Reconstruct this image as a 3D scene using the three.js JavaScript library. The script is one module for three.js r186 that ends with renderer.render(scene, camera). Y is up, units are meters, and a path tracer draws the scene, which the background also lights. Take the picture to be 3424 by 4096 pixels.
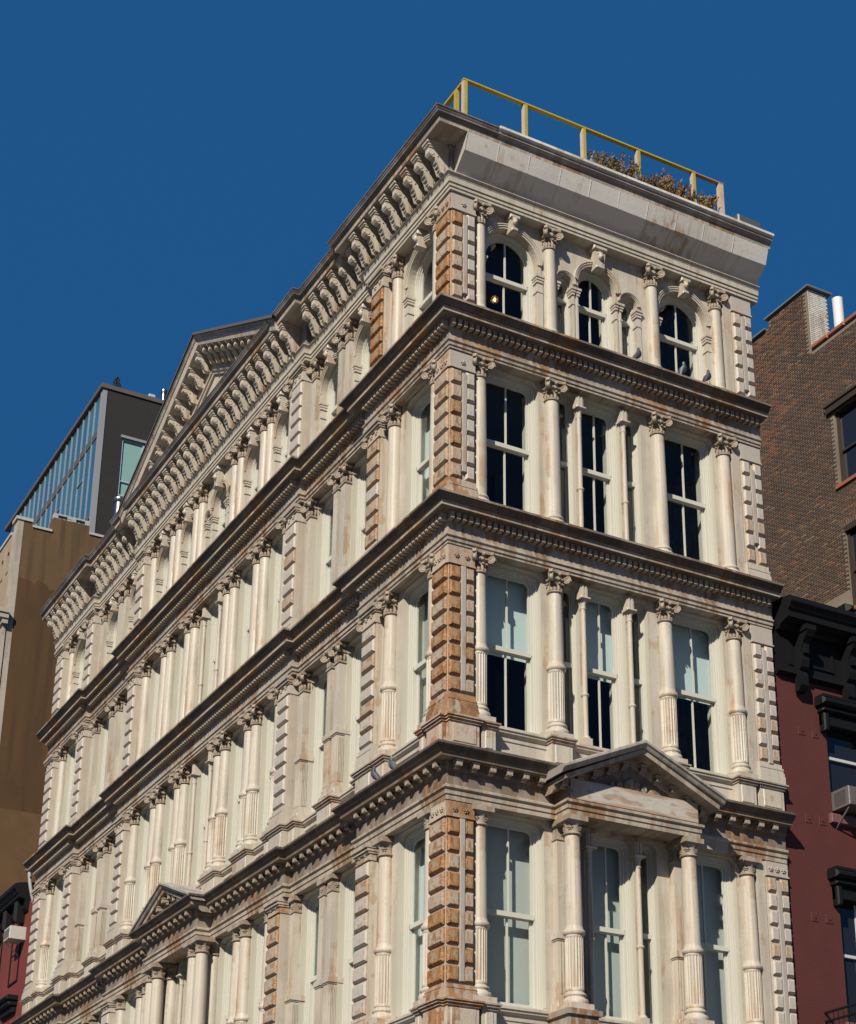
import * as THREE from 'three';
import { mergeGeometries } from 'three/addons/utils/BufferGeometryUtils.js';

// ---------------------------------------------------------------- camera, sky, sun, exposure
const scene = new THREE.Scene();
const camera = new THREE.PerspectiveCamera(32.586, 3424 / 4096, 0.5, 900);
camera.position.set(-13.8846, 1.6, 25.3438);
camera.up.set(-0.182988, 0.930625, 0.316942);
camera.lookAt(-13.8846 + 0.452782, 1.6 + 0.365936, 25.3438 - 0.813068);
camera.setViewOffset(3424, 4096, -119, -912, 3424, 4096);      // a shift lens: verticals nearly kept upright
const renderer = new THREE.WebGLRenderer({ antialias: true });
renderer.toneMapping = THREE.LinearToneMapping;
renderer.toneMappingExposure = 1.42;
renderer.shadowMap.enabled = true;

const SUN = new THREE.Vector3(-1.07, 1.0, 0.91).normalize();
{ // clear, deep blue autumn sky, paler towards the horizon and round the sun
  const w = 256, h = 128, data = new Float32Array(w * h * 4);
  for (let j = 0; j < h; j++) for (let i = 0; i < w; i++) {
    const el = ((j + 0.5) / h - 0.5) * Math.PI, az = ((i + 0.5) / w - 0.5) * 2 * Math.PI;
    const d = new THREE.Vector3(Math.cos(el) * Math.cos(az), Math.sin(el), Math.cos(el) * Math.sin(az));
    const k = Math.exp(-Math.max(0, el) / 0.13), g = Math.max(0, d.dot(SUN)), o = (j * w + i) * 4;
    let c = [0.0095 + 0.045 * k, 0.0622 + 0.065 * k, 0.173 + 0.08 * k];
    const a = 0.04 * Math.pow(g, 8) + 0.2 * Math.pow(g, 60);
    c = [c[0] + a, c[1] + a * 0.95, c[2] + a * 0.85];
    if (el < 0) c = [0.06, 0.055, 0.05];
    data[o] = c[0]; data[o + 1] = c[1]; data[o + 2] = c[2]; data[o + 3] = 1;
  }
  const sky = new THREE.DataTexture(data, w, h, THREE.RGBAFormat, THREE.FloatType);
  sky.mapping = THREE.EquirectangularReflectionMapping; sky.magFilter = THREE.LinearFilter; sky.needsUpdate = true;
  scene.background = sky; scene.environment = sky;
}
const sun = new THREE.DirectionalLight(new THREE.Color(1.0, 0.92, 0.785), 4.6);
sun.position.copy(SUN).multiplyScalar(90).add(new THREE.Vector3(4, 10, -12)); sun.target.position.set(4, 10, -12);
sun.castShadow = true; sun.shadow.mapSize.set(4096, 4096);
Object.assign(sun.shadow.camera, { left: -50, right: 50, top: 50, bottom: -50, near: 1, far: 220 });
scene.add(sun, sun.target);

// ---------------------------------------------------------------- helpers
function rng(s) { return () => { s = (s + 0x6d2b79f5) | 0; let t = Math.imul(s ^ (s >>> 15), 1 | s); t = (t + Math.imul(t ^ (t >>> 7), 61 | t)) ^ t; return ((t ^ (t >>> 14)) >>> 0) / 4294967296; }; }
const rnd = rng(4711);
const clamp = (x, a = 0, b = 1) => Math.min(b, Math.max(a, x)), mix = (a, b, t) => a + (b - a) * t;
const smooth = (a, b, x) => { const t = clamp((x - a) / (b - a)); return t * t * (3 - 2 * t); };
const names = new Map();
function numbered(n) { const k = names.get(n) || 0; names.set(n, k + 1); return k ? n + '_' + String(k).padStart(3, '0') : n; }
function tag(o, label, category, group) { Object.assign(o.userData, { label, category }); if (group) o.userData.group = group; return o; }
function thing(name, label, category, pos = [0, 0, 0], group) {
  const g = new THREE.Group(); g.name = numbered(name); g.position.set(...pos); scene.add(g);
  return tag(g, label, category, group);
}
function part(name, geo, mat, parent) {
  const m = new THREE.Mesh(Array.isArray(geo) ? merge(geo) : geo, mat); m.name = name; m.castShadow = m.receiveShadow = true; parent.add(m); return m;
}
function group(name, parent, x = 0, y = 0, z = 0, ry = 0) { const g = new THREE.Group(); g.name = name; g.position.set(x, y, z); g.rotation.y = ry; parent.add(g); return g; }
function strip(g) {
  g = g.index ? g.toNonIndexed() : g;
  for (const k of Object.keys(g.attributes)) if (!['position', 'normal', 'uv'].includes(k)) g.deleteAttribute(k);
  if (!g.attributes.normal) g.computeVertexNormals();
  if (!g.attributes.uv) g.setAttribute('uv', new THREE.BufferAttribute(new Float32Array(g.attributes.position.count * 2), 2));
  return g;
}
function merge(list) { return mergeGeometries(list.flat(9).map(strip)); }
function planar(g, ox = 0, oy = 0) { // uv in metres from the dominant normal
  const p = g.attributes.position, n = g.attributes.normal, uv = new Float32Array(p.count * 2);
  for (let i = 0; i < p.count; i++) {
    const ax = Math.abs(n.getX(i)), ay = Math.abs(n.getY(i)), az = Math.abs(n.getZ(i)), x = p.getX(i), y = p.getY(i), z = p.getZ(i);
    if (ay > 0.8) { uv[2 * i] = x + ox; uv[2 * i + 1] = z + oy; }
    else if (ax > az) { uv[2 * i] = z * 1.0 + 3.1 + ox; uv[2 * i + 1] = y + oy; }
    else { uv[2 * i] = x + ox; uv[2 * i + 1] = y + oy; }
  }
  g.setAttribute('uv', new THREE.BufferAttribute(uv, 2)); return g;
}
const TURN = { R: 0, L: -Math.PI / 2 }, ROT = { R: new THREE.Matrix4(), L: new THREE.Matrix4().makeRotationY(-Math.PI / 2) };
const sgn = (f, u) => (f === 'L' ? -u : u);
// facade space: a runs along the facade (L: a = -u), y up, d outwards; bake() turns it into the world with uv in metres
function bake(f, list, ox, oy) { const g = merge([list]); g.applyMatrix4(ROT[f]); return planar(g, ox, oy); }
function at(f, a, y, d) { return f === 'R' ? [a, y, d] : [-d, y, a]; }
function box(x0, x1, y0, y1, z0, z1) { const g = new THREE.BoxGeometry(Math.abs(x1 - x0), y1 - y0, z1 - z0); g.translate((x0 + x1) / 2, (y0 + y1) / 2, (z0 + z1) / 2); return g; }
function frustum(x0, x1, y0, y1, z0, z1, b, back = 0) { // block with a chamfered front
  const X = [x0, x1, x1, x0], Y = [y0, y0, y1, y1], v = [], q = [];
  const o = [0, 1, 2, 3].map((i) => [X[i], Y[i], z0]), zc = z1 - Math.min(b, z1 - z0);
  const m = [0, 1, 2, 3].map((i) => [X[i], Y[i], zc]);
  const f = [[x0 + b, y0 + b, z1], [x1 - b, y0 + b, z1], [x1 - b, y1 - b, z1], [x0 + b, y1 - b, z1]];
  const quad = (a, b2, c, d) => v.push(...a, ...b2, ...c, ...a, ...c, ...d);
  quad(...f);
  for (let i = 0; i < 4; i++) { const j = (i + 1) % 4; quad(m[i], m[j], f[j], f[i]); if (zc > z0 + 1e-4) quad(o[i], o[j], m[j], m[i]); }
  const g = new THREE.BufferGeometry(); g.setAttribute('position', new THREE.BufferAttribute(new Float32Array(v), 3)); g.computeVertexNormals(); return g;
}
function quads(v) { const g = new THREE.BufferGeometry(); g.setAttribute('position', new THREE.BufferAttribute(new Float32Array(v), 3)); g.computeVertexNormals(); return strip(g); }
// moulding swept along an axis-aligned plan path, mitred at the corners; profile = [[projection, y], ...] from the top down
function sweep(path, prof, caps = true, jit = 0) {
  const n = path.length, seg = [];
  for (let i = 0; i < n - 1; i++) { const dx = path[i + 1][0] - path[i][0], dz = path[i + 1][1] - path[i][1], l = Math.hypot(dx, dz); seg.push([-dz / l, dx / l]); }
  const m = path.map((_, i) => (i === 0 ? seg[0] : i === n - 1 ? seg[n - 2] : [seg[i - 1][0] + seg[i][0], seg[i - 1][1] + seg[i][1]]));
  const V = (i, k) => [path[i][0] + m[i][0] * prof[k][0], prof[k][1], path[i][1] + m[i][1] * prof[k][0]], v = [];
  for (let i = 0; i < n - 1; i++) for (let k = 0; k < prof.length - 1; k++) {
    const a = V(i, k), b = V(i, k + 1), c = V(i + 1, k + 1), d = V(i + 1, k); v.push(...a, ...b, ...c, ...a, ...c, ...d);
  }
  if (caps) for (const e of [0, n - 1]) {
    const t = THREE.ShapeUtils.triangulateShape(prof.map((p) => new THREE.Vector2(p[0], p[1])), []);
    for (const [a, b, c] of t) v.push(...V(e, a), ...V(e, e ? b : c), ...V(e, e ? c : b));
  }
  return planar(quads(v));
}
// moulding swept along a polyline in the facade plane (rakes of a pediment): prof = [[d, q], ...], q along the in-plane normal
function rake(pts, prof) {
  const n = pts.length, nr = [];
  for (let i = 0; i < n - 1; i++) { const dx = pts[i + 1][0] - pts[i][0], dy = pts[i + 1][1] - pts[i][1], l = Math.hypot(dx, dy); nr.push([-dy / l, dx / l]); }
  const m = pts.map((_, i) => { if (i === 0) return [0, 1 / nr[0][1]]; if (i === n - 1) return [0, 1 / nr[n - 2][1]]; const s = [nr[i - 1][0] + nr[i][0], nr[i - 1][1] + nr[i][1]], k = 2 / (s[0] * s[0] + s[1] * s[1]); return [s[0] * k, s[1] * k]; });
  const V = (i, k) => [pts[i][0] + m[i][0] * prof[k][1], pts[i][1] + m[i][1] * prof[k][1], prof[k][0]], v = [];
  for (let i = 0; i < n - 1; i++) for (let k = 0; k < prof.length - 1; k++) { const a = V(i, k), b = V(i, k + 1), c = V(i + 1, k + 1), d = V(i + 1, k); v.push(...a, ...b, ...c, ...a, ...c, ...d); }
  for (const e of [0, n - 1]) { const t = THREE.ShapeUtils.triangulateShape(prof.map((p) => new THREE.Vector2(p[0], p[1])), []); for (const [a, b, c] of t) v.push(...V(e, a), ...V(e, e ? b : c), ...V(e, e ? c : b)); }
  return quads(v);
}
function lathe(pts, seg = 18) { return new THREE.LatheGeometry(pts.map((p) => new THREE.Vector2(p[0], p[1])), seg); }
function moved(g, x = 0, y = 0, z = 0, rx = 0, ry = 0, rz = 0, s = 1) {
  const m = new THREE.Matrix4().compose(new THREE.Vector3(x, y, z), new THREE.Quaternion().setFromEuler(new THREE.Euler(rx, ry, rz)), Array.isArray(s) ? new THREE.Vector3(...s) : new THREE.Vector3(s, s, s));
  return g.clone().applyMatrix4(m);
}

// ---------------------------------------------------------------- textures (4 m tiles)
function field(n, fx, fy, oct, seed, gain = 0.5) {
  const out = new Float32Array(n * n); let amp = 1, tot = 0; const r = rng(seed * 7919 + 13);
  for (let o = 0; o < oct; o++) {
    const lx = fx << o, ly = fy << o, L = new Float32Array(lx * ly); for (let i = 0; i < L.length; i++) L[i] = r();
    const X0 = new Int32Array(n), X1 = new Int32Array(n), TX = new Float32Array(n);
    for (let i = 0; i < n; i++) { const u = i / n * lx, k = Math.floor(u), t = u - k; X0[i] = k % lx; X1[i] = (k + 1) % lx; TX[i] = t * t * (3 - 2 * t); }
    for (let j = 0; j < n; j++) {
      const v = j / n * ly, k = Math.floor(v), t0 = v - k, ty = t0 * t0 * (3 - 2 * t0), r0 = (k % ly) * lx, r1 = ((k + 1) % ly) * lx;
      for (let i = 0; i < n; i++) {
        const a = L[r0 + X0[i]], b = L[r0 + X1[i]], c = L[r1 + X0[i]], d = L[r1 + X1[i]], t = TX[i];
        const p = a + (b - a) * t, q = c + (d - c) * t; out[j * n + i] += amp * (p + (q - p) * ty);
      }
    }
    tot += amp; amp *= gain;
  }
  for (let i = 0; i < out.length; i++) out[i] /= tot; return out;
}
const enc = (x) => { x = clamp(x); return 255 * (x <= 0.0031308 ? 12.92 * x : 1.055 * Math.pow(x, 1 / 2.4) - 0.055); };
function texture(n, fn, metres = 4, srgb = true) {
  const d = new Uint8Array(n * n * 4), c = [0, 0, 0];
  for (let i = 0; i < n * n; i++) { fn(i, c, (i % n) / n, Math.floor(i / n) / n); for (let k = 0; k < 3; k++) d[4 * i + k] = srgb ? enc(c[k]) : 255 * clamp(c[k]); d[4 * i + 3] = 255; }
  const t = new THREE.DataTexture(d, n, n); t.wrapS = t.wrapT = THREE.RepeatWrapping; t.magFilter = THREE.LinearFilter; t.minFilter = THREE.LinearMipmapLinearFilter; t.generateMipmaps = true;
  if (srgb) t.colorSpace = THREE.SRGBColorSpace; const rep = Array.isArray(metres) ? metres : [metres, metres]; t.repeat.set(1 / rep[0], 1 / rep[1]); t.needsUpdate = true; return t;
}
const N = 1024, fA = field(N, 4, 4, 5, 1), fB = field(N, 8, 8, 5, 2), fS = field(N, 96, 3, 4, 3), fS2 = field(N, 40, 2, 4, 4), fG = field(N, 256, 256, 2, 5), fC = field(N, 6, 5, 5, 6), fD = field(N, 24, 24, 5, 7);
const RUST = [0.18, 0.078, 0.02], RUST2 = [0.375, 0.185, 0.066];
function paintTex(base, o) { // o: rust, streak, dirt, mottle
  return texture(N, (i, c) => {
    const m = 1 + (fA[i] - 0.5) * (o.mottle ?? 0.22) + (fG[i] - 0.5) * 0.10, w = (fC[i] - 0.5) * 0.12;
    c[0] = base[0] * m * (1 + w * 0.3); c[1] = base[1] * m; c[2] = base[2] * m * (1 - w * 0.6);
    const st = smooth(0.60, 0.74, fS[i] + (fB[i] - 0.5) * 0.5) * (o.streak ?? 0.3), st2 = smooth(0.56, 0.72, fS2[i] + (fA[i] - 0.5) * 0.7) * (o.streak ?? 0.3);
    const t0 = 0.59 - (o.rust ?? 0) * 0.17, pa = smooth(t0, t0 + 0.085, fC[i] * 0.5 + fD[i] * 0.3 + fS2[i] * 0.2) * Math.min(1, 0.35 + (o.rust ?? 0));
    const k = clamp(st * 0.55 + st2 * 0.5), q = fD[i];
    for (let j = 0; j < 3; j++) { c[j] = mix(c[j], mix(RUST2[j], c[j], 0.25), k); c[j] = mix(c[j], mix(RUST[j], RUST2[j], smooth(0.35, 0.65, q)), clamp(pa) * (0.75 + 0.25 * fG[i])); }
    const sp = smooth(0.72, 0.78, fD[i] * 0.5 + fG[i] * 0.5) * 0.5, di = (o.dirt ?? 0) * smooth(0.43, 0.58, fB[i] * 0.6 + fS2[i] * 0.4);
    c[0] *= 1 - sp * 0.5 - di * 0.6; c[1] *= 1 - sp * 0.55 - di * 0.62; c[2] *= 1 - sp * 0.6 - di * 0.64;
  });
}
const grain = texture(512, ((g) => (i, c) => { c[0] = c[1] = c[2] = g[i]; })(field(512, 64, 64, 4, 9)), 2, false);
const TONE = 0.8;
function mat(color, o = {}) {
  const m = new THREE.MeshStandardMaterial({ roughness: o.rough ?? 0.6, metalness: o.metal ?? 0 });
  if (Array.isArray(color)) m.color.setRGB(...color.map((x) => x * TONE)); else { m.map = color; m.color.setRGB(TONE, TONE, TONE); }
  if (o.bump !== 0) { m.bumpMap = grain; m.bumpScale = o.bump ?? 0.003; }
  return m;
}
function shiftMap(m, x, y, tint) { const k = m.clone(); k.map = m.map.clone(); k.map.offset.set(x, y); k.map.needsUpdate = true; if (tint) k.color.setRGB(...tint.map((x) => x * TONE)); return k; }
const CREAM = [0.53, 0.482, 0.405], CHALK = [0.535, 0.49, 0.412];
const M = {};
M.paint = mat(paintTex(CREAM, { rust: 0.16, streak: 0.36, dirt: 0.15, mottle: 0.26 }), { rough: 0.5 });
M.paintRust = mat(paintTex(CREAM, { rust: 0.17, streak: 0.75 }), { rough: 0.55 });
M.rust = mat(paintTex([0.44, 0.365, 0.295], { rust: 0.84, streak: 0.75, mottle: 0.5 }), { rough: 0.75, bump: 0.006 });
M.grey = mat(paintTex([0.45, 0.405, 0.36], { rust: 0.16, streak: 0.2, mottle: 0.2 }), { rough: 0.55 });
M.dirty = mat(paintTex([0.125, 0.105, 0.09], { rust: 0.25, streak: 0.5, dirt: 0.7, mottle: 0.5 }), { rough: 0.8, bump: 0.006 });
M.corona = mat(paintTex([0.42, 0.365, 0.30], { rust: 0.38, streak: 0.5, dirt: 0.35, mottle: 0.35 }), { rough: 0.65, bump: 0.005 });
M.frieze = mat(paintTex([0.42, 0.37, 0.31], { rust: 0.45, streak: 0.7, dirt: 0.5, mottle: 0.3 }), { rough: 0.6, bump: 0.004 });
M.panel = mat(paintTex([0.60, 0.56, 0.52], { rust: 0.42, streak: 0.45, mottle: 0.3 }), { rough: 0.6, bump: 0.004 });
M.sheet = mat(paintTex([0.70, 0.675, 0.635], { rust: 0, streak: 0.05, mottle: 0.14 }), { rough: 0.45, bump: 0.002 });
M.sheetRust = mat(paintTex([0.66, 0.63, 0.575], { rust: 0.24, streak: 0.45, mottle: 0.3 }), { rough: 0.5, bump: 0.002 });
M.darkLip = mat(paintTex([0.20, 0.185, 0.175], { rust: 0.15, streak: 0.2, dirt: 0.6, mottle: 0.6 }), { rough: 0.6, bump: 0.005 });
M.trim = mat([0.575, 0.565, 0.50], { rough: 0.42, bump: 0 });
M.reveal = mat([0.51, 0.49, 0.41], { rough: 0.5, bump: 0 });
M.chalk = mat(paintTex(CHALK, { rust: 0.10, streak: 0.38, dirt: 0.16, mottle: 0.28 }), { rough: 0.5 });
M.chalks = [M.chalk, shiftMap(M.chalk, 0.31, 0.57), shiftMap(M.chalk, 0.63, 0.28), shiftMap(M.chalk, 0.83, 0.11)];
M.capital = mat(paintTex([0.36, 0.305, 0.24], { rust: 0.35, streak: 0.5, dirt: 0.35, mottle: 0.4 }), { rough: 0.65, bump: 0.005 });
M.paints = [M.paint, shiftMap(M.paint, 0.31, 0.17), shiftMap(M.paint, 0.63, 0.48), shiftMap(M.paint, 0.87, 0.71)];
M.paintsRust = [M.paintRust, shiftMap(M.paintRust, 0.37, 0.27), shiftMap(M.paintRust, 0.71, 0.59)];
M.tar = mat([0.045, 0.043, 0.045], { rough: 0.85 });
M.flash = mat([0.10, 0.085, 0.08], { rough: 0.6 });
M.inside = mat([0.10, 0.09, 0.08], { rough: 0.9, bump: 0 });
M.blind = mat([0.62, 0.70, 0.71], { rough: 0.8, bump: 0 }); M.blindLow = mat([0.50, 0.515, 0.485], { rough: 0.8, bump: 0 });
M.curtain = mat([0.42, 0.43, 0.41], { rough: 0.8, bump: 0 });
M.glass = new THREE.MeshPhysicalMaterial({ color: new THREE.Color(0.86, 0.92, 0.92), roughness: 0.02, transmission: 1, thickness: 0, ior: 1.36 });
M.darkGlass = new THREE.MeshPhysicalMaterial({ color: new THREE.Color(0.012, 0.014, 0.018), roughness: 0.03, ior: 1.55 });

// ---------------------------------------------------------------- ground, street
function structure(name, geo, m) { const o = part(name, geo, m, scene); o.name = numbered(name); o.userData.kind = 'structure'; return o; }
{
  const asphalt = mat(texture(512, ((a, b) => (i, c) => { const k = 0.05 + 0.03 * (a[i] - 0.5) + 0.02 * (b[i] - 0.5); c[0] = k; c[1] = k * 0.98; c[2] = k * 0.96; })(field(512, 4, 4, 5, 31), field(512, 128, 128, 2, 32)), 6), { rough: 0.9 });
  const concrete = mat(texture(512, ((a, b) => (i, c, u, v) => { const j = (Math.abs(u - 0.5) < 0.003 || Math.abs(v - 0.5) < 0.003 || u < 0.003 || v < 0.003) ? 0.6 : 1; const k = (0.22 + 0.1 * (a[i] - 0.5) + 0.05 * (b[i] - 0.5)) * j; c[0] = k; c[1] = k * 0.97; c[2] = k * 0.92; })(field(512, 4, 4, 5, 33), field(512, 128, 128, 2, 34)), 3), { rough: 0.9 });
  structure('ground', planar(strip(moved(new THREE.PlaneGeometry(1200, 1200), 0, -0.02, 0, -Math.PI / 2))), mat([0.07, 0.065, 0.06], { rough: 0.95, bump: 0 }));
  structure('road', planar(merge([moved(new THREE.PlaneGeometry(12, 400), -10.5, 0, -60, -Math.PI / 2), moved(new THREE.PlaneGeometry(200, 12), 95.5, 0, 11, -Math.PI / 2)])), asphalt);
  structure('pavement', planar(merge([box(-4.4, 40, -0.1, 0.13, -120, 4.8)])), concrete);
  structure('pavement', planar(merge([box(-40, -16.6, -0.1, 0.13, -160, 60), box(-16.5, 60, -0.1, 0.13, 17.2, 60)])), concrete);
}

// ================================================================ THE CAST-IRON BUILDING
const B = thing('cast_iron_building', 'cream cast-iron corner building with rusty quoins and rows of columns', 'building');
const W = 7.6, L = 26.24;
const recess = (u) => ((u > 3.64 && u < 6.95) || (u > 18.55 && u < 22.35) ? 0.15 : 0);      // the two bays that stand back on the long side
const JOG = [[0, -L], [0, -22.38], [0.15, -22.38], [0.15, -18.55], [0, -18.55], [0, -7.0], [0.15, -7.0], [0.15, -3.66], [0, -3.66], [0, 0]];
const FULL = [...JOG, [W, 0]];
const FLOORS = { // heights of each storey
  5: { base: 22.1, ring: 24.40, cap: 24.89, r: 0.14, wb: 22.12, wt: 24.39, rail: 23.5, soffit: 24.9, spring: 23.75 },
  4: { base: 17.82, ring: 20.74, cap: 21.16, r: 0.158, wb: 17.86, wt: 21.13, rail: 19.6, soffit: 21.17 },
  3: { base: 13.46, ring: 16.47, cap: 16.89, r: 0.155, wb: 13.53, wt: 16.86, rail: 15.2, soffit: 16.9 },
  2: { base: 8.32, ring: 11.52, cap: 11.85, r: 0.158, wb: 8.36, wt: 11.84, rail: 10.08, soffit: 11.86 },
};
// openings [from, to] along the facade, w = ordinary bay, t = middle of a triple bay, s = its side lights
const OPEN = {
  R: [[0.88, 2.14, 'w'], [2.63, 3.0, 's'], [3.14, 4.08, 't'], [4.22, 4.62, 's'], [5.2, 6.46, 'w']],
  L: [[0.86, 2.16, 'w'], [3.80, 4.98, 'w'], [5.64, 6.78, 'w'], [8.02, 9.06, 'w'], [9.85, 10.92, 'w'], [11.72, 12.02, 's'], [12.18, 13.08, 't'], [13.24, 13.54, 's'], [14.34, 15.3, 'w'], [16.08, 17.22, 'w'], [18.8, 19.95, 'w'], [20.78, 21.95, 'w'], [23.35, 24.72, 'w']],
};
// ---- walls with their openings
function openShape(w, h, kind, inset, yb, S = THREE.Shape) {
  const s = new S(), x = w / 2 - inset, b = yb ?? inset;
  if (kind === 'arch') { const c = h - w / 2; s.moveTo(-x, b); s.lineTo(x, b); s.lineTo(x, Math.max(b, c)); s.absarc(0, c, x, 0, Math.PI, false); s.lineTo(-x, b); }
  else { const r = Math.max(0.05, Math.min(0.17 - inset * 0.4, x * 0.8)), t = h - inset; s.moveTo(-x, b); s.lineTo(x, b); s.lineTo(x, t - r); s.absarc(x - r, t - r, r, 0, Math.PI / 2, false); s.lineTo(-x + r, t); s.absarc(-x + r, t - r, r, Math.PI / 2, Math.PI, false); s.lineTo(-x, b); }
  return s;
}
const ext = (s, depth, seg = 8) => new THREE.ExtrudeGeometry(s, { depth, bevelEnabled: false, curveSegments: seg });
const arcY = (o) => (o[2] === 's' ? 23.82 : 23.98);      // height of the arch centres
function openTop(o, F) { return F === 5 ? arcY(o) + (o[1] - o[0]) / 2 : FLOORS[F].wt - (o[2] === 's' ? 0.03 : 0); }
const JOIN = { R: [0.42, 7.585], L: [0.42, L] };
for (const f of ['R', 'L']) for (const F of [5, 4, 3, 2]) {
  const fl = FLOORS[F], geos = [], ops = OPEN[f], y0 = { 5: 21.95, 4: 17.7, 3: 12.5, 2: 7.2 }[F], y1 = { 5: 25.2, 4: 21.5, 3: 17.2, 2: 12.3 }[F];
  ops.forEach((o, i) => {
    const a0 = i ? (ops[i - 1][1] + o[0]) / 2 : JOIN[f][0], a1 = i < ops.length - 1 ? (o[1] + ops[i + 1][0]) / 2 : JOIN[f][1], c = (o[0] + o[1]) / 2;
    const s = new THREE.Shape(); s.moveTo(a0 - c, y0); s.lineTo(a1 - c, y0); s.lineTo(a1 - c, y1); s.lineTo(a0 - c, y1); s.lineTo(a0 - c, y0);
    const h = openShape(o[1] - o[0], openTop(o, F), F === 5 ? 'arch' : 'round', 0, fl.wb, THREE.Path); s.holes.push(h);
    const g = ext(s, 0.3, 10); if (f === 'L') g.applyMatrix4(new THREE.Matrix4().makeScale(-1, 1, 1)), flip(g);
    g.translate(sgn(f, c), 0, -0.5 - (f === 'L' ? recess(c) : 0)); geos.push(g);
  });
  part('wall', bake(f, geos), F === 5 || f === 'R' ? M.paints[F % 4] : M.paints[(F + 1) % 4], B);
}
function flip(g) { const ix = g.index; if (ix) { for (let i = 0; i < ix.count; i += 3) { const t = ix.getX(i + 1); ix.setX(i + 1, ix.getX(i + 2)); ix.setX(i + 2, t); } } else for (const k of Object.keys(g.attributes)) { const a = g.attributes[k], n = a.itemSize; for (let i = 0; i < a.count; i += 3) for (let j = 0; j < n; j++) { const p = (i + 1) * n + j, q = (i + 2) * n + j, t = a.array[p]; a.array[p] = a.array[q]; a.array[q] = t; } } const nn = g.attributes.normal; if (nn) g.computeVertexNormals(); return g; }
part('wall', bake('R', [box(0.3, 7.585, 0, 7.25, -0.5, -0.2)]), M.paints[1], B);
part('wall', bake('L', [box(-L, -0.2, 0, 7.25, -0.65, -0.36)]), M.paints[2], B);
part('party_wall', planar(merge([box(7.3, 7.585, 0, 26.0, -25.9, -0.51), box(0.5, 7.585, 0, 26.0, -26.22, -25.95)])), M.frieze, B);
for (const y of [7.0, 12.3, 17.3, 21.6]) part('floor_slab', planar(merge([box(0.52, 7.28, y, y + 0.32, -25.9, -0.52)])), M.inside, B);
part('inner_wall', planar(merge([box(3.6, 3.8, 7.4, 26, -25.9, -4.4), box(3.6, 7.2, 7.4, 26, -4.6, -4.4), box(0.7, 3.58, 7.4, 26, -7.3, -7.2), box(0.7, 3.58, 7.4, 26, -18.4, -18.3)])), M.inside, B);
part('roof', planar(merge([box(-0.2, 7.6, 25.99, 26.2, -26.2, 0.2)])), M.tar, B);

// ---- windows
const winCache = new Map();
function windowGeo(w, h, kind, rail, small) {
  const key = [w, h, kind, rail, small].map((x) => (typeof x === 'number' ? x.toFixed(3) : x)).join();
  if (winCache.has(key)) return winCache.get(key);
  const k = small ? 0.5 : 1, ring = (i0, i1, z0, z1, yb0, yb1, top = true) => { const s = openShape(w, h, kind, i0, yb0); s.holes.push(openShape(w, h, kind, i1, yb1, THREE.Path)); const g = ext(s, z1 - z0, 10); g.translate(0, 0, z0); return g; };
  const rect = (i0, i1, z0, z1, y0, y1) => { const s = new THREE.Shape(), x = w / 2 - i0, x2 = w / 2 - i1, e = i1 - i0; s.moveTo(-x, y0); s.lineTo(x, y0); s.lineTo(x, y1); s.lineTo(-x, y1); s.lineTo(-x, y0); const p = new THREE.Path(); p.moveTo(-x2, y0 + e * 1.4); p.lineTo(x2, y0 + e * 1.4); p.lineTo(x2, y1 - e * 0.8); p.lineTo(-x2, y1 - e * 0.8); p.lineTo(-x2, y0 + e * 1.4); s.holes.push(p); const g = ext(s, z1 - z0); g.translate(0, 0, z0); return g; };
  const G = {
    frame: merge([ring(0.002, 0.05 * k, -0.405, -0.325, 0.0, 0.05), ring(0.05 * k, 0.075 * k, -0.42, -0.35, 0.05, 0.06), ring(0.075 * k, 0.115 * k, -0.50, -0.385, 0.06, 0.075), box(-w / 2 - 0.01, w / 2 + 0.01, -0.03, 0.07, -0.5, -0.30)]),
    sashUp: merge([ring(0.117 * k, 0.165 * k, -0.452, -0.412, rail - 0.005, rail + 0.03), box(-w / 2 + 0.1 * k, w / 2 - 0.1 * k, rail - 0.045, rail + 0.045, -0.47, -0.385)]),
    sashLow: rect(0.117 * k, 0.165 * k, -0.50, -0.462, 0.078, rail - 0.02),
    paneUp: moved(new THREE.ShapeGeometry(openShape(w, h, kind, 0.14 * k, rail), 10), 0, 0, -0.432),
    paneLow: moved(new THREE.PlaneGeometry(w - 0.28 * k, rail - 0.1), 0, (rail + 0.08) / 2, -0.48),
    blindTop: h - 0.13,
  };
  const top = kind === 'arch' ? h - 0.14 : h - 0.14;
  if (!small) { G.munUp = box(-0.017, 0.017, rail, top, -0.450, -0.414); G.munLow = box(-0.017, 0.017, 0.1, rail, -0.498, -0.464); }
  winCache.set(key, G); return G;
}
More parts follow.
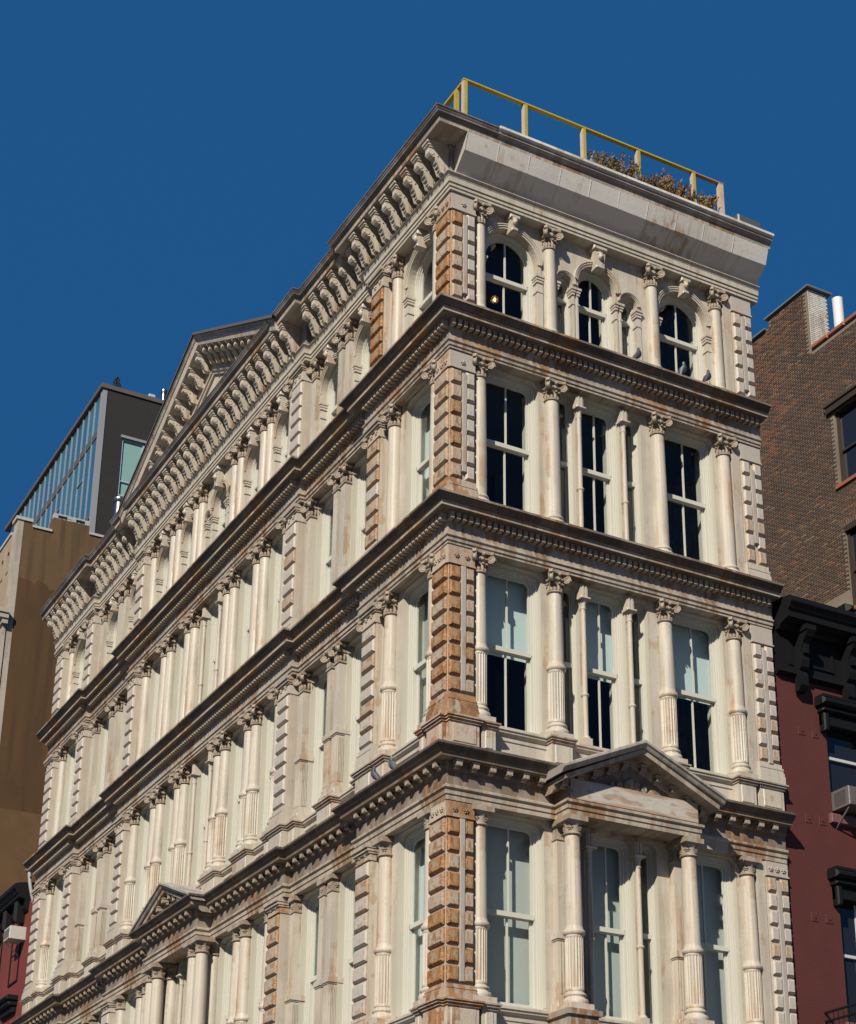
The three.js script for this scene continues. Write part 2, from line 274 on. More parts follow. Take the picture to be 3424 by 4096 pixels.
function addWindow(f, o, F, blind) {
  const fl = FLOORS[F], w = o[1] - o[0], c = (o[0] + o[1]) / 2, small = o[2] === 's', kind = F === 5 ? 'arch' : 'round';
  const G = windowGeo(w, openTop(o, F) - fl.wb, kind, fl.rail - fl.wb, small), d = f === 'L' ? -recess(c) : 0;
  const g = group(small ? 'side_window' : 'window', B, ...at(f, sgn(f, c), fl.wb, d), TURN[f]);
  part('frame', G.frame, M.trim, g); part('sash', G.sashUp, M.trim, g); part('sash', G.sashLow, M.trim, g);
  if (G.munUp) { part('muntin', G.munUp, M.trim, g); part('muntin', G.munLow, M.trim, g); }
  part('pane', G.paneUp, M.glass, g); part('pane', G.paneLow, M.glass, g);
  if (F !== 5) part('jamb', merge([box(-w / 2 - 0.001, -w / 2 + 0.006, 0.07, openTop(o, F) - fl.wb - 0.17, -0.326, -0.197), box(w / 2 - 0.006, w / 2 + 0.001, 0.07, openTop(o, F) - fl.wb - 0.17, -0.326, -0.197)]), M.reveal, g);
  part('lining', merge([box(-w / 2 - 0.02, -w / 2 + 0.03, 0.02, G.blindTop + 0.1, -0.78, -0.505), box(w / 2 - 0.03, w / 2 + 0.02, 0.02, G.blindTop + 0.1, -0.78, -0.505)]), M.reveal, g);
  const [lo, m] = blind; if (lo < 1) { const hh = openTop(o, F) - fl.wb; part('blind', box(-w / 2 + 0.032, w / 2 - 0.032, Math.max(0.08, hh * lo), hh + 0.05, -0.66, -0.645).translate(0, 0, 0), m, g); }
}
for (const F of [5, 4, 3, 2]) {
  const hr = FLOORS[F].rail - FLOORS[F].wb;
  OPEN.R.forEach((o, i) => {
    const b = F === 3 && o[2] !== 's' ? [i === 4 ? 0.50 : 0.49, M.blind] : F === 2 && o[2] !== 's' ? [0, M.blindLow] : [1];
    addWindow('R', o, F, b);
  });
  OPEN.L.forEach((o, i) => addWindow('L', o, F, F === 5 ? (i % 3 === 1 ? [1] : [0.0, M.curtain]) : [[0, 0.3, 0, 0, 0.45, 0][(i + F) % 6], (i + F) % 2 ? M.curtain : M.blind]));
}

// ---- columns
function flutedGeo(r, y0, y1, n = 20, dep = 0.016) {
  const rows = [[y0, 0], [y0 + 0.03, 0], [y0 + 0.06, 1], [y1 - 0.06, 1], [y1 - 0.03, 0], [y1, 0]], seg = n * 4, v = [];
  const P = (j, i) => { const t = i / seg * 2 * Math.PI, k = (i % 4) / 4, e = k === 0 ? 0 : Math.sin(k * Math.PI), rr = r - dep * rows[j][1] * e; return [Math.sin(t) * rr, rows[j][0], Math.cos(t) * rr]; };
  for (let j = 0; j < rows.length - 1; j++) for (let i = 0; i < seg; i++) { const a = P(j, i), b = P(j, i + 1), c = P(j + 1, i + 1), d = P(j + 1, i); v.push(...a, ...b, ...c, ...a, ...c, ...d); }
  return planar(quads(v));
}
function spiral(r, len, tube = 0.013) { // one scroll seen from both ends, axis along x
  const g = [moved(new THREE.CylinderGeometry(r * 0.86, r * 0.86, len, 14), 0, 0, 0, 0, 0, Math.PI / 2)];
  for (const s of [-1, 1]) {
    const pts = []; for (let i = 0; i <= 22; i++) { const t = i / 22, a = t * 4.2 * Math.PI, q = r * (1 - 0.82 * t); pts.push(new THREE.Vector3(s * len / 2, Math.cos(a) * q, Math.sin(a) * q)); }
    g.push(new THREE.TubeGeometry(new THREE.CatmullRomCurve3(pts), 40, tube, 4));
  }
  return merge(g);
}
function capitalGeo(r, h) {
  const g = [new THREE.TorusGeometry(r * 1.06, 0.022, 6, 20).rotateX(Math.PI / 2).translate(0, 0.015, 0)];
  g.push(lathe([[r * 0.98, 0], [r * 0.96, h * 0.3], [r * 1.05, h * 0.5], [r * 1.3, h * 0.66], [r * 1.25, h * 0.78], [r * 1.2, h * 0.85]], 16));
  for (let i = 0; i < 12; i++) { const a = i / 12 * 2 * Math.PI; // leaves with turned-out tips
    const leaf = merge([moved(new THREE.SphereGeometry(1, 6, 5), 0, h * 0.22, r * 1.0, -0.12, 0, 0, [0.036, h * 0.22, 0.026]), moved(new THREE.SphereGeometry(1, 5, 4), 0, h * 0.43, r * 1.22, 0.6, 0, 0, [0.034, 0.022, 0.05])]);
    g.push(moved(leaf, 0, 0, 0, 0, a, 0)); }
  g.push(new THREE.TorusGeometry(r * 1.22, 0.03, 6, 18).rotateX(Math.PI / 2).translate(0, h * 0.62, 0));
  for (let i = 0; i < 16; i++) { const a = i / 16 * 2 * Math.PI; g.push(new THREE.SphereGeometry(0.022, 5, 4).translate(Math.sin(a) * r * 1.38, h * 0.63, Math.cos(a) * r * 1.38)); }
  const vol = spiral(h * 0.2, 0.075);
  for (let i = 0; i < 4; i++) { const a = Math.PI / 4 + i * Math.PI / 2; g.push(moved(moved(vol, 0, h * 0.63, r * 1.78), 0, 0, 0, 0, a, 0)); g.push(moved(box(-0.035, 0.035, h * 0.68, h * 0.87, r * 0.9, r * 1.9), 0, 0, 0, 0, a, 0)); }
  const s = new THREE.Shape(), e = r * 1.72, c = r * 1.2, t = 0.05; // abacus with hollow sides
  s.moveTo(-e, -e + t); s.lineTo(-e + t, -e); s.quadraticCurveTo(0, -c, e - t, -e); s.lineTo(e, -e + t); s.quadraticCurveTo(c, 0, e, e - t); s.lineTo(e - t, e); s.quadraticCurveTo(0, c, -e + t, e); s.lineTo(-e, e - t); s.quadraticCurveTo(-c, 0, -e, -e + t);
  g.push(ext(s, h * 0.14, 6).rotateX(-Math.PI / 2).translate(0, h * 0.87, 0));
  for (let i = 0; i < 4; i++) g.push(moved(new THREE.SphereGeometry(1, 6, 5), Math.sin(i * Math.PI / 2) * r * 1.35, h * 0.86, Math.cos(i * Math.PI / 2) * r * 1.35, 0, 0, 0, 0.045));
  return planar(merge(g));
}
function rosette(r) { const g = [moved(new THREE.SphereGeometry(1, 8, 6), 0, 0, 0, 0, 0, 0, [r * 0.45, r * 0.45, r * 0.6])]; for (let i = 0; i < 6; i++) { const a = i / 6 * 2 * Math.PI; g.push(moved(new THREE.SphereGeometry(1, 6, 4), Math.cos(a) * r * 0.68, Math.sin(a) * r * 0.68, 0, 0, 0, a, [r * 0.4, r * 0.28, r * 0.35])); } return planar(merge(g)); }
const ROS = rosette(0.055);
const colGeo = {};
for (const F of [5, 4, 3, 2]) {
  const fl = FLOORS[F], y = (v) => v - fl.base, r = fl.r, H = fl.ring - fl.base, G = {}, lower = { 3: 14.86, 2: 9.66 }[F];
  G.base = planar(merge([box(-r * 1.5, r * 1.5, -0.06, 0.10, -r * 1.5, r * 1.5), lathe([[r * 1.42, 0.10], [r * 1.48, 0.14], [r * 1.42, 0.19], [r * 1.18, 0.205], [r * 1.14, 0.24], [r * 1.26, 0.25], [r * 1.28, 0.275], [r * 1.2, 0.295], [r * 1.04, 0.30], [r * 1.0, 0.34]], 20)]));
  if (lower) G.shaft = planar(merge([flutedGeo(r * 1.04, 0.34, y(lower)), lathe([[r * 1.04, y(lower) - 0.01], [r * 1.2, y(lower) + 0.01], [r * 1.28, y(lower) + 0.05], [r * 1.2, y(lower) + 0.09], [r * 1.05, y(lower) + 0.10], [r * 1.03, y(lower) + 0.15], [r * 0.98, y(lower) + 0.17]], 20), lathe([[r * 0.98, y(lower) + 0.16], [r * 0.95, (y(lower) + H) / 2], [r * 0.88, H + 0.01]], 20)]));
  else G.shaft = planar(lathe([[r, 0.33], [r * 0.99, H * 0.4], [r * 0.9, H + 0.01]], 22));
  if (F === 2) { const h = fl.cap - fl.ring; G.capital = planar(merge([new THREE.TorusGeometry(r * 0.98, 0.022, 6, 20).rotateX(Math.PI / 2), lathe([[r * 0.9, 0], [r * 0.92, h * 0.5], [r * 1.15, h * 0.62], [r * 1.2, h * 0.72]], 18), box(-r * 1.35, r * 1.35, h * 0.7, h * 0.99, -r * 1.35, r * 1.35), ...[1, 3, 5, 7].map((i) => moved(ROS, Math.sin(i * Math.PI / 4) * r * 0.93, h * 0.34, Math.cos(i * Math.PI / 4) * r * 0.93, 0, i * Math.PI / 4, 0))])); }
  else G.capital = capitalGeo(r * 0.9, fl.cap - fl.ring);
  colGeo[F] = G;
  // square pilaster of the recessed bays
  const w = 0.11, P = {}, h = fl.cap - fl.ring;
  const fl2 = (a0, a1, y0, y1, n, d) => { const o = []; for (let i = 0; i < n; i++) { const x = mix(a0, a1, (i + 0.5) / n); o.push(box(x - 0.012, x + 0.012, y0, y1, d, d + 0.012)); } return o; };
  P.shaft = planar(merge([box(-w, w, 0.25, H, -0.25, 0.11), ...(lower ? [box(-w - 0.015, w + 0.015, 0.28, y(lower), -0.25, 0.125), box(-w - 0.05, w + 0.05, y(lower), y(lower) + 0.10, -0.25, 0.16), box(-w - 0.03, w + 0.03, y(lower) - 0.03, y(lower) + 0.13, -0.25, 0.14), ...fl2(-w, w, 0.36, y(lower) - 0.08, 4, 0.125), ...[0, 1, 2, 3].map((i) => box(w + 0.015, w + 0.027, 0.36, y(lower) - 0.08, -0.02 + i * 0.035 - 0.01, -0.02 + i * 0.035 + 0.01))] : [])]));
  P.base = planar(merge([box(-w - 0.09, w + 0.09, -0.06, 0.10, -0.25, 0.2), frustum(-w - 0.08, w + 0.08, 0.1, 0.18, -0.25, 0.19, 0.02), box(-w - 0.04, w + 0.04, 0.18, 0.29, -0.25, 0.15)]));
  const vol = spiral(h * 0.2, 0.07);
  P.capital = F === 2
    ? planar(merge([box(-w - 0.02, w + 0.02, -0.02, 0.015, -0.25, 0.13), box(-w, w, 0, h * 0.8, -0.25, 0.11), box(-w - 0.05, w + 0.05, h * 0.7, h * 0.99, -0.25, 0.16), moved(ROS, 0, h * 0.34, 0.115), moved(ROS, w + 0.005, h * 0.34, 0, 0, Math.PI / 2, 0)]))
    : planar(merge([box(-w - 0.025, w + 0.025, -0.02, 0.02, -0.25, 0.135), box(-w, w, 0, h * 0.9, -0.25, 0.11), ...[-1, 0, 1].map((i) => moved(new THREE.SphereGeometry(1, 6, 5), i * 0.08, h * 0.24, 0.12, 0, 0, 0, [0.035, h * 0.2, 0.025])), ...[-1, 0, 1].map((i) => moved(new THREE.SphereGeometry(1, 6, 5), w + 0.01, h * 0.24, i * 0.08, 0, 0, 0, [0.025, h * 0.2, 0.035])), ...[-1, 0, 1].map((i) => moved(new THREE.SphereGeometry(1, 5, 4), i * 0.08, h * 0.44, 0.15, 0, 0, 0, [0.03, 0.022, 0.04])), moved(vol, -w - 0.05, h * 0.62, 0.16, 0, -Math.PI / 4, 0), moved(vol, w + 0.05, h * 0.62, 0.16, 0, Math.PI / 4, 0), moved(vol, w + 0.05, h * 0.62, -0.1, 0, 3 * Math.PI / 4, 0), box(-w - 0.07, w + 0.07, h * 0.85, h * 1.0, -0.25, 0.19), box(-w - 0.02, w + 0.02, h * 0.52, h * 0.6, -0.25, 0.15), moved(new THREE.SphereGeometry(0.045, 6, 5), 0, h * 0.86, 0.2), moved(new THREE.SphereGeometry(0.045, 6, 5), w + 0.08, h * 0.86, 0.03)]));
  colGeo['p' + F] = P;
}
const COLS = { R: [0.74, 2.42, 5.0, 6.69], L: [0.74, 2.57, 3.72, 7.9, 9.24, 9.65, 11.1, 11.52, 13.76, 14.16, 15.48, 15.9, 17.42, 18.68, 23.22, 24.93] };
const PILS = [5.12, 5.49, 6.91, 20.1, 20.6, 22.1];
function addColumn(f, a, F, m, o = {}) {
  const G = colGeo[(o.square ? 'p' : '') + F], fl = FLOORS[F], d = (o.d ?? -0.15) - (f === 'L' ? recess(a) : 0);
  const g = group(o.square ? 'pilaster' : 'column', B, ...at(f, sgn(f, a), fl.base, d), TURN[f]);
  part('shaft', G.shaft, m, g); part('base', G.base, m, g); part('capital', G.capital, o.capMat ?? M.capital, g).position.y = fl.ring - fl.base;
  return g;
}
function blockTex(seed, base, k) { // cast panel: rust creeping in from the edges and from the foot
  const n = 128, a = field(n, 3, 3, 4, seed), b = field(n, 14, 3, 3, seed + 1), c2 = field(n, 24, 24, 2, seed + 2);
  return texture(n, (i, c, u, v) => {
    const e = Math.min(u, 1 - u, v * 0.8 + 0.02, (1 - v) * 1.1), q = (a[i] - 0.5) * 1.1 + (b[i] - 0.5) * 0.5, r = clamp(smooth(0.26, -0.02, e + q * 0.45 + 0.10 * (1 - k)) * k + smooth(0.57, 0.68, a[i] * 0.7 + b[i] * 0.3 + 0.05 * k) * k * 0.9), m = 1 + (a[i] - 0.5) * 0.35 + (c2[i] - 0.5) * 0.16;
    for (let j = 0; j < 3; j++) c[j] = mix(base[j] * m, mix(RUST2[j] * 1.05, RUST[j], smooth(0.42, 0.6, c2[i] * 0.5 + b[i] * 0.5)), r);
  }, 1);
}
const TAN = [0.44, 0.365, 0.285], PALE = [0.50, 0.455, 0.40];
M.blockHeavy = [201, 211, 221, 231].map((q, i) => mat(blockTex(q, [0.37, 0.26, 0.16], 1.4 - 0.15 * (i % 2)), { rough: 0.7 }));
M.blockMid = [241, 251, 261, 271].map((q, i) => mat(blockTex(q, TAN, 0.82 - 0.14 * (i % 3)), { rough: 0.65 }));
M.blockLight = [281, 291, 301, 311].map((q, i) => mat(blockTex(q, PALE, 0.22 + 0.14 * (i % 3)), { rough: 0.6 }));
function bakeBlock(f, x0, x1, y0, y1, z0, z1, b) { const g = frustum(x0, x1, y0, y1, z0, z1, b), p = g.attributes.position, uv = new Float32Array(p.count * 2); for (let i = 0; i < p.count; i++) { uv[2 * i] = clamp((p.getX(i) - x0) / (x1 - x0), 0.01, 0.99); uv[2 * i + 1] = clamp((p.getY(i) - y0) / (y1 - y0), 0.01, 0.99); } g.setAttribute('uv', new THREE.BufferAttribute(uv, 2)); g.applyMatrix4(ROT[f]); return g; }
let ci = 0;
for (const F of [5, 4, 3, 2]) {
  for (const a of COLS.R) { const sq = F === 2 && (a === 2.42 || a === 5.0); addColumn('R', a, F, F === 2 || (F === 4 && a > 6) ? M.paintsRust[ci++ % 3] : M.chalks[ci++ % 4], { square: sq }); }
  for (const a of COLS.L) addColumn('L', a, F, a < 3 || (F === 2 && a < 10) ? M.paintsRust[ci++ % 3] : M.chalks[ci++ % 4]);
  for (const a of PILS) addColumn('L', a, F, (ci++ % 4) ? M.chalks[ci % 4] : M.paintsRust[ci % 3], { square: true });
}
for (const a of [2.45, 5.02]) addColumn('R', a, 2, M.paintsRust[0], { d: 0.25 });
for (const a of [10.98, 11.45, 13.8, 14.25]) addColumn('L', a, 2, M.paintsRust[1], { d: 0.2 });
// slender colonettes and mullions of the triple bays
for (const [f, as] of [['R', [3.07, 4.15]], ['L', [12.1, 13.16]]]) for (const F of [4, 3, 2]) for (const a of as) {
  const fl = FLOORS[F], r = 0.052, h = fl.soffit - 0.34 - fl.wb, mid = { 4: 1.1, 3: 1.0, 2: 1.42 }[F];
  const g = group('colonette', B, ...at(f, sgn(f, a), fl.wb, -0.16), TURN[f]), m = F === 4 ? M.paints[1] : M.paintsRust[(F + (a > 3.5 ? 1 : 0)) % 3];
  part('shaft', planar(merge([box(-0.09, 0.09, -0.05, 0.1, -0.06, 0.09), lathe([[0.085, 0.1], [0.085, 0.13], [r, 0.17], [r, mid - 0.03], [0.075, mid - 0.02], [0.078, mid + 0.01], [r, mid + 0.03], [r * 0.92, h - 0.25], [r * 1.25, h - 0.24], [r * 1.25, h - 0.22], [r, h - 0.21]], 12)])), m, g);
  part('capital', planar(merge([lathe([[r, h - 0.22], [r * 1.1, h - 0.12], [r * 1.6, h - 0.05]], 10), frustum(-0.12, 0.12, h - 0.05, h - 0.0, -0.08, 0.12, 0.015), box(-0.085, 0.085, h, h + 0.26, -0.08, 0.05), box(-0.05, -0.015, h + 0.02, h + 0.25, 0.05, 0.07), box(0.015, 0.05, h + 0.02, h + 0.25, 0.05, 0.07)])), M.paints[2], g);
}

// ---- quoin pilasters: rows of chamfered blocks
const QY = { 5: [22.36, 24.47, 6], 4: [18.31, 20.74, 7], 3: [13.92, 16.49, 8], 2: [8.60, 11.55, 9] };
const QTOP = { 5: 24.9, 4: 21.12, 3: 16.87, 2: 11.84 }, QBOT = { 5: 22.05, 4: 17.75, 3: 13.44, 2: 8.3 };
function quoin(f, a0, a1, F, o = {}) {
  const g = group('quoin_pilaster', B), [yb, yt, n] = QY[F], pitch = (yt - yb) / n, A = (x) => sgn(f, x), bx = (x0, x1, ...r) => box(Math.min(A(x0), A(x1)), Math.max(A(x0), A(x1)), ...r);
  const side = o.corner ? (f === 'R' ? 0.023 : 0.03) : a0 + 0.02, coreMat = o.mats[0];
  part('pier', bake(f, [bx(side, a1 - 0.015, QBOT[F], QTOP[F], -0.49, -0.02)]), o.core ?? coreMat, g);
  const fb = (f, x0, x1, ...r) => bakeBlock(f, Math.min(A(x0), A(x1)), Math.max(A(x0), A(x1)), ...r);
  for (let i = 0; i < n; i++) {
    const y0 = yb + i * pitch, mm = o.mats[Math.floor(rnd() * o.mats.length)], bl = [a0 + 0.035, a1 - 0.02];
    const cut = o.strap ? o.strap : null;
    if (cut) { part('quoin_block', fb(f, bl[0], cut[0] + 0.005, y0 + 0.02, y0 + pitch - 0.03, -0.03, 0.04, 0.034), mm, g); part('quoin_block', fb(f, cut[1] - 0.005, bl[1], y0 + 0.02, y0 + pitch - 0.03, -0.03, 0.04, 0.034), o.mats2 ? o.mats2[Math.floor(rnd() * o.mats2.length)] : mm, g); }
    else part('quoin_block', fb(f, bl[0], bl[1], y0 + 0.02, y0 + pitch - 0.03, -0.03, 0.04, 0.034), mm, g);
  }
  if (o.strap) { const s = o.strapY ?? [yb + 0.04, yt - 0.1]; part('iron_strap', bake(f, [frustum(Math.min(A(o.strap[0]), A(o.strap[1])), Math.max(A(o.strap[0]), A(o.strap[1])), s[0], s[1], -0.02, 0.05, 0.006)]), M.strap, g); }
  // plain top band with rosettes, small moulding under it, moulded foot
  part('top_band', bake(f, [bx(a0 + 0.003, a1 - 0.003, yt - 0.002, yt + 0.03, -0.3, 0.035), bx(a0 + 0.01, a1 - 0.01, yt + 0.03, QTOP[F], -0.3, 0.008)]), o.bandMat ?? coreMat, g);
  const nr = o.rosettes ?? 2; for (let i = 0; i < nr; i++) { const x = mix(a0, a1, (i + 0.8) / (nr + 0.6)), yy = (yt + QTOP[F]) / 2 - (F === 5 || F === 4 ? 0.03 : 0); part('rosette', planar(moved(ROS, A(x), yy, 0.02).applyMatrix4(ROT[f])), o.bandMat ?? coreMat, g); }
  const e = o.corner ? 0 : 0.02;
  part('foot', bake(f, (() => { const H = yb - 0.02 - QBOT[F], q = (i) => QBOT[F] + H * i; return [bx(a0 - e, a1 + 0.03, q(0), q(0.42), -0.3, 0.085), bx(a0 - e, a1 + 0.022, q(0.42), q(0.58), -0.3, 0.072), bx(a0 - e * 0.5, a1 + 0.012, q(0.58), q(0.72), -0.3, 0.05), bx(a0 - e * 0.5, a1 + 0.016, q(0.72), q(0.8), -0.3, 0.058), bx(a0, a1, q(0.8), q(1), -0.3, 0.03)]; })()), o.footMat ?? coreMat, g);
  if (o.capital) { part('cap_moulding', bake(f, [bx(a0 - 0.01, a1 + 0.01, QTOP[F] - 0.16, QTOP[F] - 0.12, -0.3, 0.04), bx(a0 - 0.025, a1 + 0.025, QTOP[F] - 0.12, QTOP[F] - 0.06, -0.3, 0.075), bx(a0 - 0.04, a1 + 0.04, QTOP[F] - 0.06, QTOP[F] + 0.02, -0.3, 0.11)]), M.corona, g); }
}
M.strap = mat(paintTex([0.40, 0.365, 0.33], { rust: 0.25, streak: 0.3 }), { rough: 0.75 });
M.rusts = [M.rust, shiftMap(M.rust, 0.4, 0.3), shiftMap(M.rust, 0.75, 0.62, [1.0, 0.95, 0.9]), shiftMap(M.rust, 0.15, 0.8, [0.9, 0.85, 0.82])];
M.greys = [M.grey, shiftMap(M.grey, 0.35, 0.4), shiftMap(M.grey, 0.7, 0.15)];
const halfRust = shiftMap(M.panel, 0.2, 0.5, [0.86, 0.78, 0.68]);
for (const F of [5, 4, 3, 2]) {
  const sY = { 5: [22.5, 24.38], 4: [18.47, 20.65], 3: [13.96, 16.47], 2: [8.63, 11.53] }[F];
  quoin('R', 0, 0.58, F, { corner: true, mats: F >= 4 ? [...M.blockMid, M.blockHeavy[0], M.blockHeavy[1]] : F === 3 ? M.blockHeavy : [...M.blockHeavy, M.blockMid[0]], mats2: F >= 4 ? M.blockLight : [...M.blockMid, M.blockHeavy[1]], strap: [0.27, 0.365], strapY: sY, core: halfRust, bandMat: F >= 4 ? M.grey : M.rusts[3], footMat: M.rusts[0], rosettes: F >= 4 ? 1 : 2 });
  quoin('L', 0.0, 0.6, F, { corner: true, mats: F === 4 ? M.blockMid : F === 2 ? [...M.blockMid, ...M.blockHeavy.slice(0, 2)] : [...M.blockHeavy, M.blockMid[0]], core: halfRust, bandMat: F === 5 ? M.rusts[2] : halfRust, footMat: M.rusts[0], rosettes: 3 });
  quoin('R', 7.03, 7.585, F, { mats: [...M.blockLight, M.blockLight[0], M.blockMid[2]], strap: [7.26, 7.36], strapY: { 5: [22.5, 24.38], 4: [18.78, 20.53], 3: [13.88, 16.35], 2: [8.63, 11.45] }[F], core: M.paints[2], bandMat: M.grey, footMat: M.paintsRust[1], rosettes: F === 2 ? 3 : 0 });
  part('corner_strip', bake('R', [box(6.84, 7.03, QBOT[F], QTOP[F], -0.3, -0.03)]), M.paints[0], B);
  const q2 = F === 4 ? [...M.blockMid, M.blockLight[1]] : [...M.blockLight, M.blockMid[1]];
  quoin('L', 2.95, 3.54, F, { mats: F === 5 ? M.blockHeavy : q2, core: M.paintsRust[0], bandMat: halfRust, footMat: M.paintsRust[1], capital: true });
  for (const [a0, a1] of [[7.13, 7.74], [17.93, 18.52], [22.44, 23.05], [25.5, 26.24]]) quoin('L', a0, a1, F, { mats: F === 2 && a0 < 8 ? M.blockMid : [M.blockLight[0], M.blockLight[3], M.blockLight[0], ...(a0 < 8 && F === 4 ? [M.blockMid[2]] : [])], core: M.paints[1], footMat: M.paints[3], capital: true });
}

// ---- cornices A (22.0), B (17.73), C (12.8)
const cyma = (p0, y0, p1, y1, n = 6) => { const o = []; for (let i = 0; i <= n; i++) { const t = i / n, s = t - Math.sin(2 * Math.PI * t) / (2 * Math.PI) * 0.8; o.push([mix(p0, p1, t), mix(y0, y1, s)]); } return o; };
M.sootShade = mat(paintTex([0.19, 0.155, 0.125], { rust: 0.35, streak: 0.3, dirt: 0.5, mottle: 0.5 }), { rough: 0.8, bump: 0.005 });  // soot plus painted-in shade: darkens the soffit and the gaps behind the dentils
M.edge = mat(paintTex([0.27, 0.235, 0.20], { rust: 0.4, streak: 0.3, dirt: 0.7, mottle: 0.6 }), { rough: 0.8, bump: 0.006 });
const dentilShape = frustum(-0.040, 0.040, -0.005, 0.135, -0.16, 0.0, 0.006);
function ledge(Y) {
  const g = group('cornice', B), P = (l) => l.map(([p, y]) => [p, y + Y]);
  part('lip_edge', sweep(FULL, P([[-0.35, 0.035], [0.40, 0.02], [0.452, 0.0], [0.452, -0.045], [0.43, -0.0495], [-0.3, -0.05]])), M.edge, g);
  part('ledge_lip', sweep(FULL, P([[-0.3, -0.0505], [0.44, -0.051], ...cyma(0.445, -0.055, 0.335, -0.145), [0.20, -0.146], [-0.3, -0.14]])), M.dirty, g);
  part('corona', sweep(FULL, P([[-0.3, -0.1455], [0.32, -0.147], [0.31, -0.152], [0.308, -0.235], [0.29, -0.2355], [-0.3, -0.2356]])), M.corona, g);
  part('bed_moulding', sweep(FULL, P([[-0.3, -0.236], [0.29, -0.2362], [0.18, -0.238], [0.165, -0.25], [0.05, -0.252], [0.045, -0.362], [0.04, -0.37], [-0.3, -0.3703]])), M.sootShade, g);
  part('frieze', sweep(FULL, P([[-0.3, -0.3708], [0.022, -0.371], [0.02, -0.64], [-0.3, -0.642]])), M.frieze, g);
  part('architrave', sweep(FULL, P([[-0.3, -0.6425], [0.055, -0.644], [0.065, -0.66], [0.065, -0.685], [0.045, -0.70], [0.035, -0.705], [0.032, -0.77], [0.008, -0.775], [0.006, -0.83], [-0.45, -0.832]])), M.frieze, g);
  const put = (f, u, far) => moved(dentilShape, sgn(f, u), Y - 0.385, 0.185 - (f === 'L' ? recess(u) : 0)).applyMatrix4(ROT[f]);
  const rest = [], list = [];
  for (let i = 0; i < 57; i++) list.push(['R', 0.0 + 0.1325 * i]);
  for (let i = 0; i < 197; i++) { const u = 0.02 + 0.1325 * i; if ([3.66, 7.0, 18.55, 22.38].some((x) => Math.abs(u - x) < 0.07)) continue; list.push(['L', u]); }
  list.forEach(([f, u], i) => { const ge = planar(put(f, u)); if (i < 150) part('dentil', ge, M.corona, g); else rest.push(ge); });
  const m = part('dentil_row', rest, M.corona, g); m.userData.kind = 'stuff';
}
ledge(22.0); ledge(17.73);
